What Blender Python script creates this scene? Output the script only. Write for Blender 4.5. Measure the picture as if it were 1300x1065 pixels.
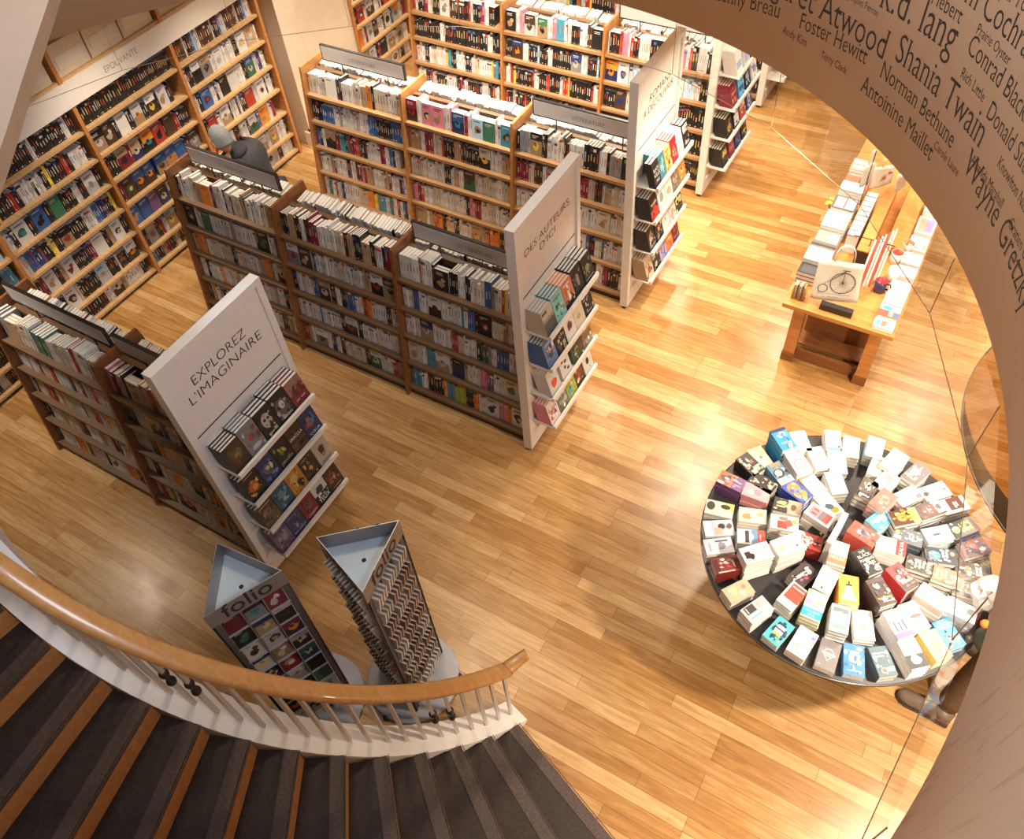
import bpy, math, random
from mathutils import Matrix, Vector
random.seed(7)
for o in list(bpy.data.objects): bpy.data.objects.remove(o)
S = bpy.context.scene
COL = S.collection
PI = math.pi
# ------------------------------------------------------------------ camera
CAMR = ((0.86446435, -0.34639368, 0.36429769),
        (0.49825606, 0.68650555, -0.52957627),
        (-0.06665051, 0.63931334, 0.76605232))
FPX = 1052.83
CP = Vector((0, 0, 5.0))
cd = bpy.data.cameras.new('camera'); cam = bpy.data.objects.new('camera', cd); COL.objects.link(cam)
cd.sensor_fit = 'HORIZONTAL'; cd.sensor_width = 36; cd.lens = FPX/1300*36
cd.shift_y = -45/1300; cd.clip_start = 0.02; cd.clip_end = 60
M4 = Matrix(CAMR).to_4x4(); M4.translation = CP
cam.matrix_world = M4
S.camera = cam
# ------------------------------------------------------------------ world, light, exposure
S.view_settings.view_transform = 'Standard'; S.view_settings.look = 'None'
S.view_settings.gamma = 1; S.view_settings.use_curve_mapping = False
S.view_settings.exposure = 0.62
W = bpy.data.worlds.new('world'); S.world = W; W.use_nodes = True
W.node_tree.nodes['Background'].inputs[0].default_value = (1.0, 0.86, 0.72, 1)
W.node_tree.nodes['Background'].inputs[1].default_value = 0.07
WELL = (-2.42, 1.59); WELL_R = 2.99; WELL_Z = 2.58
def area(name, loc, size, power, color, rot=(0, 0, 0), spread=PI):
    l = bpy.data.lights.new(name, 'AREA'); l.shape = 'DISK'; l.size = size; l.energy = power; l.color = color; l.spread = spread
    o = bpy.data.objects.new(name, l); COL.objects.link(o); o.location = loc; o.rotation_euler = rot
    return o
def spot(name, loc, power, size=2.2, color=(1, 0.85, 0.66), target=None, radius=0.06):
    l = bpy.data.lights.new(name, 'SPOT'); l.energy = power; l.color = color; l.spot_size = size; l.spot_blend = 0.8; l.shadow_soft_size = radius
    o = bpy.data.objects.new(name, l); COL.objects.link(o); o.location = loc
    if target: o.rotation_euler = (Vector(target)-Vector(loc)).to_track_quat('-Z', 'Y').to_euler()
    return o
# skylight of the stairwell: cool, soft, above the upper floor
area('well_skylight', (-2.4, 1.6, 7.4), 4.2, 26, (0.88, 0.92, 1.0))
# daylight from the upper-floor window beyond the well
wl = area('window_daylight', (-7.2, 4.3, 6.1), 3.2, 150, (0.74, 0.86, 1.0)); wl.rotation_euler = (Vector((-0.5, 0.8, 3.2))-Vector(wl.location)).to_track_quat('-Z', 'Y').to_euler()
LK = .92
# recessed warm downlights in the ground floor ceiling, outside the well opening
for (x, y, e) in [(-5.3, 5.6, 90), (-3.9, 5.6, 170), (-2.6, 5.9, 170), (-1.2, 5.5, 120), (0.1, 5.0, 120), (1.5, 5.0, 100),
                  (-5.4, 7.2, 110), (-3.8, 7.2, 130), (-2.4, 7.4, 130), (-0.9, 7.0, 140), (0.6, 6.8, 130),
                  (1.0, 3.5, 150), (2.1, 3.6, 60), (1.45, 2.2, 290), (1.5, 0.7, 225), (0.9, -0.8, 100), (-5.35, 3.3, 70), (-5.2, 4.5, 85), (-5.45, 1.2, 90),
                  (-6.0, -0.2, 50), (-4.2, 5.0, 95), (-0.7, 4.0, 60), (-1.2, 4.75, 105), (-3.3, 4.75, 95)]:
    spot('downlight_lamp', (x, y, 2.55), e*LK, size=1.85 if x < -5 else (2.75 if e > 250 else 2.15), radius=0.07)
# unseen warm fill light, added to brighten the names on the drum
area('drum_fill_light', (-3.2, 3.2, 6.3), 0.8, 60, (1.0, 0.76, 0.5))
ul = area('panel_fill_light', (2.2, 0.5, 6.1), 1.6, 105, (0.80, 0.88, 1.0)); ul.rotation_euler = (Vector((-3, 1.8, 1.6))-Vector(ul.location)).to_track_quat('-Z', 'Y').to_euler()  # unseen cool fill light, added to whiten the end panels

# ------------------------------------------------------------------ pixel helpers (image frame 1300 x 1065)
def ray(x, y):
    return Matrix(CAMR) @ Vector((x-650, -(y-487.5), -FPX))
def PZ(x, y, z):
    d = ray(x, y); return CP + d*((z-5.0)/d.z)
def topx(p):
    c = Matrix(CAMR).transposed() @ (Vector(p)-CP)
    return (650+FPX*c.x/-c.z, 487.5-FPX*c.y/-c.z)
# ------------------------------------------------------------------ colours
PAL = dict(w=('white', (.68, .66, .63)), c=('cream', (.60, .52, .40)), g=('grey', (.28, .28, .29)), k=('black', (.018, .017, .018)),
           n=('dark brown', (.07, .035, .02)), r=('red', (.42, .04, .03)), m=('maroon', (.25, .02, .05)), b=('blue', (.04, .12, .34)),
           t=('turquoise', (.05, .27, .38)), y=('yellow', (.85, .62, .10)), l=('lime green', (.36, .42, .05)), o=('orange', (.80, .25, .03)),
           p=('pink', (.75, .25, .35)), d=('navy blue', (.02, .04, .15)), e=('dark green', (.04, .16, .09)), s=('tan', (.45, .30, .17)),
           a=('light blue', (.40, .60, .78)), u=('purple', (.15, .08, .20)), v=('pale grey', (.62, .62, .63)))
C = {k: v[1] for k, v in PAL.items()}
def jit(c, a=.12):
    f = 1+random.uniform(-a, a); return tuple(max(0, min(1, x*f)) for x in c)
# ------------------------------------------------------------------ materials
MATS = {}
def newmat(name):
    m = bpy.data.materials.new(name); m.use_nodes = True
    return m, m.node_tree, m.node_tree.nodes['Principled BSDF']
def mat(name, col=(.8, .8, .8), rough=.5, metal=0., noise=0., nscale=30., spec=.5, bump=0., coat=0.):
    if name in MATS: return MATS[name]
    m, nt, b = newmat(name)
    b.inputs['Base Color'].default_value = (*col, 1); b.inputs['Roughness'].default_value = rough
    b.inputs['Metallic'].default_value = metal; b.inputs['Specular IOR Level'].default_value = spec
    b.inputs['Coat Weight'].default_value = coat
    tc = nt.nodes.new('ShaderNodeTexCoord'); n = nt.nodes.new('ShaderNodeTexNoise'); n.inputs['Scale'].default_value = nscale; n.inputs['Detail'].default_value = 3
    nt.links.new(tc.outputs['Object'], n.inputs['Vector'])
    mx = nt.nodes.new('ShaderNodeMixRGB'); mx.blend_type = 'MULTIPLY'; mx.inputs[0].default_value = 1
    mx.inputs[1].default_value = (*col, 1)
    mr = nt.nodes.new('ShaderNodeMapRange'); mr.inputs[1].default_value = .3; mr.inputs[2].default_value = .7
    mr.inputs[3].default_value = 1-max(noise, .02); mr.inputs[4].default_value = 1+max(noise, .02)*.5
    nt.links.new(n.outputs[0], mr.inputs[0]); nt.links.new(mr.outputs[0], mx.inputs[2]); nt.links.new(mx.outputs[0], b.inputs['Base Color'])
    if bump:
        bp = nt.nodes.new('ShaderNodeBump'); bp.inputs['Strength'].default_value = bump; bp.inputs['Distance'].default_value = .01
        nt.links.new(n.outputs[0], bp.inputs['Height']); nt.links.new(bp.outputs[0], b.inputs['Normal'])
    MATS[name] = m; return m
def wood(name, c1, c2, rough=.4, axis=(1, 12, 12), scale=3., coat=0.):
    if name in MATS: return MATS[name]
    m, nt, b = newmat(name)
    tc = nt.nodes.new('ShaderNodeTexCoord'); mp = nt.nodes.new('ShaderNodeMapping'); mp.inputs['Scale'].default_value = axis
    n = nt.nodes.new('ShaderNodeTexNoise'); n.inputs['Scale'].default_value = scale; n.inputs['Detail'].default_value = 5; n.inputs['Distortion'].default_value = .6
    cr = nt.nodes.new('ShaderNodeValToRGB'); cr.color_ramp.elements[0].color = (*c1, 1); cr.color_ramp.elements[1].color = (*c2, 1)
    cr.color_ramp.elements[0].position = .3; cr.color_ramp.elements[1].position = .7
    nt.links.new(tc.outputs['Object'], mp.inputs[0]); nt.links.new(mp.outputs[0], n.inputs['Vector']); nt.links.new(n.outputs[0], cr.inputs[0])
    nt.links.new(cr.outputs[0], b.inputs['Base Color']); b.inputs['Roughness'].default_value = rough; b.inputs['Coat Weight'].default_value = coat
    MATS[name] = m; return m
def printed(name='printed_paper', rough=.42):
    if name in MATS: return MATS[name]
    m, nt, b = newmat(name)
    a = nt.nodes.new('ShaderNodeAttribute'); a.attribute_name = 'col'
    tc = nt.nodes.new('ShaderNodeTexCoord'); n = nt.nodes.new('ShaderNodeTexNoise'); n.inputs['Scale'].default_value = 60
    mr = nt.nodes.new('ShaderNodeMapRange'); mr.inputs[3].default_value = .88; mr.inputs[4].default_value = 1.1
    mx = nt.nodes.new('ShaderNodeMixRGB'); mx.blend_type = 'MULTIPLY'; mx.inputs[0].default_value = 1
    nt.links.new(tc.outputs['Object'], n.inputs['Vector']); nt.links.new(n.outputs[0], mr.inputs[0])
    nt.links.new(a.outputs['Color'], mx.inputs[1]); nt.links.new(mr.outputs[0], mx.inputs[2]); nt.links.new(mx.outputs[0], b.inputs['Base Color'])
    b.inputs['Roughness'].default_value = rough
    MATS[name] = m; return m
def floor_mat():
    m, nt, b = newmat('oak_strip_floor')
    N = nt.nodes.new; L = nt.links.new
    tc = N('ShaderNodeTexCoord')
    mp = N('ShaderNodeMapping'); L(tc.outputs['Object'], mp.inputs[0])
    br = N('ShaderNodeTexBrick'); L(mp.outputs[0], br.inputs['Vector'])
    br.inputs['Color1'].default_value = (0, 0, 0, 1); br.inputs['Color2'].default_value = (1, 1, 1, 1); br.inputs['Mortar'].default_value = (.5, .5, .5, 1)
    br.inputs['Scale'].default_value = 1; br.inputs['Brick Width'].default_value = .85; br.inputs['Row Height'].default_value = .083
    br.inputs['Mortar Size'].default_value = .0012; br.inputs['Mortar Smooth'].default_value = .2; br.offset = .37; br.offset_frequency = 3; br.squash = 1.35; br.squash_frequency = 2
    mp2 = N('ShaderNodeMapping'); mp2.inputs['Scale'].default_value = (2.5, 26, 1); L(tc.outputs['Object'], mp2.inputs[0])
    n = N('ShaderNodeTexNoise'); n.inputs['Scale'].default_value = 1.6; n.inputs['Detail'].default_value = 6; n.inputs['Distortion'].default_value = .8; L(mp2.outputs[0], n.inputs['Vector'])
    mp3 = N('ShaderNodeMapping'); mp3.inputs['Scale'].default_value = (1.6, 12.05, 1); L(tc.outputs['Object'], mp3.inputs[0])
    w2 = N('ShaderNodeTexWhiteNoise')
    add = N('ShaderNodeMath'); add.operation = 'MULTIPLY_ADD'; add.inputs[1].default_value = .72; L(n.outputs[0], add.inputs[0])
    sc = N('ShaderNodeMath'); sc.operation = 'MULTIPLY'; sc.inputs[1].default_value = .40; L(br.outputs['Color'], sc.inputs[0]); L(sc.outputs[0], add.inputs[2])
    cr = N('ShaderNodeValToRGB'); e = cr.color_ramp.elements
    e[0].position = .15; e[0].color = (.23, .10, .024, 1); e[1].position = .85; e[1].color = (.58, .37, .175, 1)
    x = e.new(.45); x.color = (.37, .185, .055, 1); x = e.new(.65); x.color = (.47, .275, .11, 1)
    L(add.outputs[0], cr.inputs[0])
    mx = N('ShaderNodeMixRGB'); mx.inputs[2].default_value = (.12, .05, .018, 1); L(cr.outputs[0], mx.inputs[1])
    L(br.outputs['Fac'], mx.inputs[0]); L(mx.outputs[0], b.inputs['Base Color'])
    b.inputs['Roughness'].default_value = .27; b.inputs['Specular IOR Level'].default_value = .45
    n2 = N('ShaderNodeTexNoise'); n2.inputs['Scale'].default_value = 5; L(tc.outputs['Object'], n2.inputs['Vector'])
    mr = N('ShaderNodeMapRange'); mr.inputs[3].default_value = .2; mr.inputs[4].default_value = .4; L(n2.outputs[0], mr.inputs[0]); L(mr.outputs[0], b.inputs['Roughness'])
    return m
def glass_mat(name, tint, gloss=.08, dens=0.0):
    m = bpy.data.materials.new(name); m.use_nodes = True; nt = m.node_tree; nt.nodes.remove(nt.nodes['Principled BSDF'])
    out = nt.nodes['Material Output']
    t = nt.nodes.new('ShaderNodeBsdfTransparent'); t.inputs[0].default_value = (*tint, 1)
    g = nt.nodes.new('ShaderNodeBsdfGlossy'); g.inputs['Roughness'].default_value = .03
    fr = nt.nodes.new('ShaderNodeLayerWeight'); fr.inputs[0].default_value = .25
    mr = nt.nodes.new('ShaderNodeMath'); mr.operation = 'MULTIPLY'; mr.inputs[1].default_value = gloss*4; mr.use_clamp = True
    mix = nt.nodes.new('ShaderNodeMixShader'); nt.links.new(fr.outputs['Fresnel'], mr.inputs[0]); nt.links.new(mr.outputs[0], mix.inputs[0])
    nt.links.new(t.outputs[0], mix.inputs[1]); nt.links.new(g.outputs[0], mix.inputs[2]); nt.links.new(mix.outputs[0], out.inputs[0])
    MATS[name] = m; return m
WOODC = wood('dark_shaded_wood', (.17, .06, .02), (.28, .11, .035), .4)  # shade of the two nearer bookcases put into the wood; also gift-table dark wood
WOODS = wood('lit_board_wood', (.34, .14, .04), (.46, .21, .07), .4)  # lit copy of the side-board wood for the farther bookcases
SHELFM = wood('lit_shelf_wood', (.30, .16, .07), (.42, .25, .12), .45)  # lit copy of the shelf wood for the farther bookcases
WOODO = wood('orange_wood', (.42, .17, .045), (.55, .25, .08), .35)
SHELF = wood('shaded_shelf_wood', (.11, .06, .028), (.18, .10, .05), .45)  # shade on the nearer shelves put into the wood colour; spine rails share it
SHELFL = wood('pale_shelf_wood', (.48, .29, .13), (.62, .40, .2), .45)
RAILW = wood('handrail_oak', (.50, .24, .075), (.62, .33, .12), .3, coat=.3)
DARKB = mat('dark_backboard', (.05, .028, .016), .7, noise=.2)
WHITE = mat('white_lacquer', (.72, .68, .63), .24, noise=.03)
WHITES = mat('white_paint', (.80, .79, .77), .4, noise=.04)
PLAST = mat('cream_plaster', (.70, .60, .47), .8, noise=.05, nscale=8)
BLACK = mat('black_metal', (.02, .018, .018), .4)
INK = mat('black_letter', (.03, .024, .02), .6)
PAPER = mat('page_paper', (.78, .75, .70), .8, noise=.06, nscale=200)
PRINT = printed()
STEEL = mat('brushed_steel', (.30, .29, .30), .32, metal=.75, noise=.1)
TRAYM = mat('sky_tinted_tray', (.52, .62, .70), .22, noise=.06, nscale=12)  # blue reflection of the skylight put into the tray colour
# ------------------------------------------------------------------ geometry collector
TXT = {}
def text_geo(s, offset=0.0, serif=False):
    key = (s, offset, serif)
    if key in TXT: return TXT[key]
    cu = bpy.data.curves.new('t', 'FONT'); cu.body = s; cu.size = 1; cu.offset = offset; cu.resolution_u = 3; cu.fill_mode = 'FRONT'
    o = bpy.data.objects.new('t', cu); COL.objects.link(o)
    dg = bpy.context.evaluated_depsgraph_get(); dg.update()
    me = o.evaluated_get(dg).to_mesh()
    vs = [tuple(v.co) for v in me.vertices]; fs = [tuple(p.vertices) for p in me.polygons]
    o.evaluated_get(dg).to_mesh_clear(); bpy.data.objects.remove(o); bpy.data.curves.remove(cu)
    if not vs: vs = [(0, 0, 0)]
    x0 = min(v[0] for v in vs); x1 = max(v[0] for v in vs); y1 = max(v[1] for v in vs)
    vs = [(v[0]-x0, v[1], 0) for v in vs]
    if fs:
        # make every face point to +z
        nf = []
        for f in fs:
            a = 0
            for i in range(len(f)):
                p, q = vs[f[i]], vs[f[(i+1) % len(f)]]; a += p[0]*q[1]-q[0]*p[1]
            nf.append(f if a > 0 else f[::-1])
        fs = nf
    if serif and fs:   # small slabs on the flat ends of stems
        cnt = {}
        for f in fs:
            for i in range(len(f)):
                e = (f[i], f[(i+1) % len(f)]); k = (min(e), max(e)); cnt[k] = cnt.get(k, 0)+1
        for (i, j), c_ in list(cnt.items()):
            p, q = vs[i], vs[j]; L_ = abs(p[0]-q[0])
            if c_ == 1 and abs(p[1]-q[1]) < .004 and .03 < L_ < .16:
                below = min(v[1] for v in vs) > p[1]-.02 or abs(p[1]) < .02
                ya, yb = (p[1], p[1]+.028) if abs(p[1]) < .03 or p[1] < 0 else (p[1]-.028, p[1])
                a_, b_ = min(p[0], q[0])-.042, max(p[0], q[0])+.042; n_ = len(vs)
                vs += [(a_, ya, 0), (b_, ya, 0), (b_, yb, 0), (a_, yb, 0)]; fs.append((n_, n_+1, n_+2, n_+3))
    TXT[key] = (vs, fs, x1-x0, y1); return TXT[key]
class G:
    def __init__(s): s.v = []; s.f = []; s.c = []; s.m = []; s.sm = []
    def add(s, vs, fs, col=(.8, .8, .8), mi=0, M=None, smooth=False):
        n = len(s.v)
        s.v += [tuple(M @ Vector(v)) if M else tuple(v) for v in vs]
        for f in fs:
            s.f.append(tuple(i+n for i in f)); s.c.append(col); s.m.append(mi); s.sm.append(smooth)
        return s
    def box(s, x0, y0, z0, x1, y1, z1, col=(.8, .8, .8), mi=0, M=None):
        vs = [(x0, y0, z0), (x1, y0, z0), (x1, y1, z0), (x0, y1, z0), (x0, y0, z1), (x1, y0, z1), (x1, y1, z1), (x0, y1, z1)]
        return s.add(vs, [(0, 3, 2, 1), (4, 5, 6, 7), (0, 1, 5, 4), (1, 2, 6, 5), (2, 3, 7, 6), (3, 0, 4, 7)], col, mi, M)
    def prism(s, poly, z0, z1, col=(.8, .8, .8), mi=0, M=None, smooth=False):
        n = len(poly)
        s.add([(x, y, z0) for x, y in poly]+[(x, y, z1) for x, y in poly],
              [tuple(range(n))[::-1], tuple(range(n, 2*n))]+[(i, (i+1) % n, n+(i+1) % n, n+i) for i in range(n)], col, mi, M, smooth)
        return s
    def loft(s, rings, col=(.8, .8, .8), mi=0, M=None, closed=True, caps=True, smooth=True):
        n = len(rings[0]); vs = [p for r in rings for p in r]; fs = []
        for i in range(len(rings)-1):
            for j in range(n if closed else n-1):
                k = (j+1) % n; fs.append((i*n+j, i*n+k, (i+1)*n+k, (i+1)*n+j))
        if caps: fs.append(tuple(range(n))[::-1]); fs.append(tuple(range((len(rings)-1)*n, len(rings)*n)))
        return s.add(vs, fs, col, mi, M, smooth)
    def tube(s, pts, r, n=8, col=(.8, .8, .8), mi=0, M=None, sq=1.0):
        rings = []; pts = [Vector(p) for p in pts]
        for i, p in enumerate(pts):
            d = (pts[min(i+1, len(pts)-1)]-pts[max(i-1, 0)]).normalized()
            up = Vector((0, 0, 1)) if abs(d.z) < .9 else Vector((1, 0, 0))
            a = d.cross(up).normalized(); b = a.cross(d)
            rr = r[i] if isinstance(r, (list, tuple)) else r
            rings.append([tuple(p+a*(math.cos(2*PI*k/n)*rr)+b*(math.sin(2*PI*k/n)*rr*sq)) for k in range(n)])
        return s.loft(rings, col, mi, M)
    def lathe(s, prof, n=24, col=(.8, .8, .8), mi=0, M=None):
        return s.loft([[(r*math.cos(2*PI*k/n), r*math.sin(2*PI*k/n), z) for k in range(n)] for r, z in prof], col, mi, M)
    def text(s, t, x, y, h, z=0, width=None, col=(0, 0, 0), mi=0, M=None, offset=0.0, center=False):
        vs, fs, w, hh = text_geo(t, offset)
        if not fs: return s
        sy = h/.7; sx = (width/w) if width else sy
        ox = x-(w*sx/2 if center else 0)
        return s.add([(ox+v[0]*sx, y+v[1]*sy, z) for v in vs], fs, col, mi, M)
    def build(s, name, mats, parent=None, matrix=None, label=None):
        me = bpy.data.meshes.new(name); me.from_pydata(s.v, [], s.f)
        if not isinstance(mats, (list, tuple)): mats = [mats]
        for m in mats: me.materials.append(m)
        me.polygons.foreach_set('material_index', s.m); me.polygons.foreach_set('use_smooth', s.sm)
        if PRINT in mats:
            at = me.color_attributes.new('col', 'FLOAT_COLOR', 'CORNER'); d = []
            for f, c in zip(s.f, s.c): d += [c[0], c[1], c[2], 1.0]*len(f)
            at.data.foreach_set('color', d)
        me.update()
        o = bpy.data.objects.new(name, me); COL.objects.link(o)
        if parent: o.parent = parent
        if matrix is not None:
            if parent: o.matrix_local = matrix
            else: o.matrix_world = matrix
        if label: o['label'] = label
        return o
def empty(name, loc=(0, 0, 0), rz=0):
    o = bpy.data.objects.new(name, None); o.empty_display_size = .1; COL.objects.link(o); o.location = loc; o.rotation_euler = (0, 0, rz); return o
def tag(o, label, cat, group=None):
    o['label'] = label; o['category'] = cat
    if group: o['group'] = group
    return o
def struct(g, name, mats, **k):
    o = g.build(name, mats, **k); o['kind'] = 'structure'; return o
def frame(o, x, y, z):
    x, y, z = Vector(x), Vector(y), Vector(z)
    return Matrix(((x.x, y.x, z.x, o[0]), (x.y, y.y, z.y, o[1]), (x.z, y.z, z.z, o[2]), (0, 0, 0, 1)))
def circ(cx, cy, r, n, a0=0, a1=2*PI):
    return [(cx+r*math.cos(a0+(a1-a0)*i/n), cy+r*math.sin(a0+(a1-a0)*i/n)) for i in range(n+1)]

# ================================================================== THE SETTING
g = G(); g.box(-8, -4, -.1, 4.6, 12, 0); struct(g, 'floor', floor_mat())
# left wall with the white pier between the wall bookcases
g = G(); g.box(-6.75, -4, 0, -6.35, 12, 2.7); struct(g, 'wall_left', PLAST)
g = G(); g.box(-6.35, 5.44, 0, -5.98, 6.42, 2.7); g.box(-6.35, 5.38, 0, -5.93, 5.62, 2.7); struct(g, 'wall_left_pier', PLAST)
g = G()
for (x1, y0, y1) in ((-5.90, 5.38, 5.66), (-5.955, 5.66, 6.42)):
    g.box(x1-.05, y0, 0, x1, y1, .15); g.box(x1-.05, y0, .15, x1-.012, y1, .19)
g.box(-6.0, 5.365, 0, -5.9, 5.39, .15)
struct(g, 'baseboard_left', WHITES)
g = G(); g.box(-6.75, 11.6, 0, 4.6, 12, 2.7); struct(g, 'wall_back', PLAST)
g = G(); g.box(4.2, -4, 0, 4.6, 11.6, 2.7); struct(g, 'wall_right', PLAST)
g = G(); g.box(-6.35, -4, 0, 4.2, -3.6, 2.7); struct(g, 'wall_front', PLAST)
# ground-floor ceiling / upper slab: a big plate with the round well cut out
g = G(); n = 72
R0 = WELL_R+.14
inn = [(WELL[0]+R0*math.cos(2*PI*i/n), WELL[1]+R0*math.sin(2*PI*i/n)) for i in range(n)]
def sqp(a):
    c, s_ = math.cos(a), math.sin(a); t = 1e9
    for lim, d in ((4.6-WELL[0], c), (-6.75-WELL[0], c), (12-WELL[1], s_), (-4-WELL[1], s_)):
        if abs(d) > 1e-6 and lim/d > 0: t = min(t, lim/d)
    return (WELL[0]+c*t, WELL[1]+s_*t)
angs = sorted([2*PI*i/n for i in range(n)]+[math.atan2(y-WELL[1], x-WELL[0]) % (2*PI) for x in (4.6, -6.75) for y in (12, -4)])
inn = [(WELL[0]+R0*math.cos(a), WELL[1]+R0*math.sin(a)) for a in angs]; out = [sqp(a) for a in angs]; m_ = len(angs)
for (z, flip) in ((2.6, True), (3.15, False)):
    vs = [(x, y, z) for x, y in inn]+[(x, y, z) for x, y in out]
    fs = [(i, (i+1) % m_, m_+(i+1) % m_, m_+i) for i in range(m_)]
    g.add(vs, [f if flip else f[::-1] for f in fs], mi=0 if flip else 1)
struct(g, 'ceiling', [PLAST, mat('upper_floor_carpet', (.25, .17, .11), .9, noise=.2)])
# drum wall around the well: beige painted, names lettered on it
dm, nt, b = newmat('drum_paint')
tc = nt.nodes.new('ShaderNodeTexCoord'); mp = nt.nodes.new('ShaderNodeMapping'); mp.inputs['Scale'].default_value = (9, 9, 1.2); mp.inputs['Rotation'].default_value = (.35, .2, 0)
nz = nt.nodes.new('ShaderNodeTexNoise'); nz.inputs['Scale'].default_value = 3.2; nz.inputs['Detail'].default_value = 4
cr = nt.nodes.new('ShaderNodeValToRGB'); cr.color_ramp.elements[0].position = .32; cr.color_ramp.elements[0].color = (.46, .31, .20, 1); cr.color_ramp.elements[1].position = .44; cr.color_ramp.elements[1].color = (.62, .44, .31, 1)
nt.links.new(tc.outputs['Object'], mp.inputs[0]); nt.links.new(mp.outputs[0], nz.inputs['Vector']); sx = nt.nodes.new('ShaderNodeSeparateXYZ'); nt.links.new(tc.outputs['Object'], sx.inputs[0])
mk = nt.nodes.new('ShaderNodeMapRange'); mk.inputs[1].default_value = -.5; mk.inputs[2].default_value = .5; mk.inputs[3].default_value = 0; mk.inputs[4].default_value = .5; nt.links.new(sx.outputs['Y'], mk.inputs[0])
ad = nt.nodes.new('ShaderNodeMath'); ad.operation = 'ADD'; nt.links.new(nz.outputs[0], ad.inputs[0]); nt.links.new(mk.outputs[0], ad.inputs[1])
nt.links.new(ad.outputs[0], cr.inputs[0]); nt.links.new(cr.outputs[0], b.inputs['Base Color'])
b.inputs['Roughness'].default_value = .6
g = G(); n = 288; prof = [(WELL_R, WELL_Z), (WELL_R, 4.06), (WELL_R+.02, 4.1), (WELL_R+.12, 4.1), (WELL_R+.14, 4.06), (WELL_R+.14, WELL_Z)]
rings = [[(r*math.cos(2*PI*k/n), r*math.sin(2*PI*k/n), z) for (r, z) in prof] for k in range(n+1)]
g.loft(rings, caps=False)
for i in range(len(g.sm)): g.sm[i] = True
drum = struct(g, 'wall_drum', dm, matrix=Matrix.Translation((WELL[0], WELL[1], 0)))
for p in drum.data.polygons: p.use_smooth = abs(p.normal.z) < .5
# names: (text, baseline start px, baseline end px, cap height scale)
def cylhit(q):
    d = ray(*q); R = WELL_R-.0008; ox, oy = -WELL[0], -WELL[1]
    A = d.x**2+d.y**2; B = 2*(ox*d.x+oy*d.y); D = ox*ox+oy*oy-R*R
    t = (-B+math.sqrt(B*B-4*A*D))/(2*A); p = CP+d*t
    return math.atan2(p.y-WELL[1], p.x-WELL[0]), p.z
NAMES = [('Lenny Breau', (908, 0), (988, 23.2), 1, .45), ('Margaret Atwood', (938, -25), (1120, 76), 1, .42), ('Shania Twain', (1135.5, 76), (1242, 187.5), 0, .5), ('Foster Hewitt', (1014.6, 35.6), (1098, 82), 0, .42),
         ('Andy Kim', (993, 42), (1023, 59), 0, .5), ('Terry Clark', (1041.6, 73), (1073.5, 94.5), 0, .45), ('Norman Bethune', (1117, 97.6), (1206.7, 189), 0, .42),
         ('Antoinine Maillet', (1092, 114.6), (1180, 204.5), 0, .42), ('Carole Laure', (1185, 187.5), (1214.5, 224.6), 0, .45), ('Wayne Gretzky', (1222, 217), (1297, 398), 0, .5),
         ('k.d. lang', (1117, 9.3), (1206.7, 69.7), 0, .5), ('Jacques Ferron', (1076, -2), (1113.8, 21.7), 0, .45), ('Anne Hébert', (1150, -18), (1217.6, 31), 0, .45),
         ('Tom Cochrane', (1200, -16), (1318, 96), 0, .5), ('Prairie Oyster', (1239, 42), (1279.5, 83.6), 0, .45), ('Conrad Black', (1227, 66.6), (1298, 155), 0, .42),
         ('Rich Little', (1219, 97.6), (1247, 130), 0, .5), ('Donald Sutherland', (1251.6, 148.7), (1325, 275), 0, .42), ('Knowlton Nash', (1265.6, 210.7), (1302, 276), 0, .45),
         ('Amanda Marshall', (1231.5, 206), (1270, 265), 0, .45), ('Gratien Gélinas', (1279.6, 286.6), (1309, 356), 0, .45), ('Neil Young', (1262, -10), (1318, 30), 0, .42)]
for (t, p0, p1, _, hk) in NAMES:
    a0, z0 = cylhit(p0); a1, z1 = cylhit(p1)
    R = WELL_R-.0008; wid = R*(a0-a1); vs, fs, w, hh = text_geo(t, -.008, True)
    kx = wid/w; ky = kx*1.36; zb = (z0+z1)/2 if True else z0
    g = G()
    g.add([(R*math.cos(a0-v[0]*kx/R), R*math.sin(a0-v[0]*kx/R), z0+(z1-z0)*v[0]/w+v[1]*ky) for v in vs], fs, mi=0)
    o = g.build('lettering', INK, parent=drum)
# left piece: pale plaster edge of the stair landing
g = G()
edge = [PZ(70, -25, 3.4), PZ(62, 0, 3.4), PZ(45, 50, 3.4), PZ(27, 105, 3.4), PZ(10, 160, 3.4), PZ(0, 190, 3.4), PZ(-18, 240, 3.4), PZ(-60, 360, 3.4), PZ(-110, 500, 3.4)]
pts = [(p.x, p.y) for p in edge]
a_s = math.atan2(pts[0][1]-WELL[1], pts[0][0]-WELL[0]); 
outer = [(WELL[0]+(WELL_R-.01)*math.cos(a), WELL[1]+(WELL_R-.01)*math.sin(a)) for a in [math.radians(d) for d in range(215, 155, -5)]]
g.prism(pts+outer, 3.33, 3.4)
struct(g, 'trim_1', mat('landing_plaster', (.36, .26, .19), .7, noise=.04, nscale=6))
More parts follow.
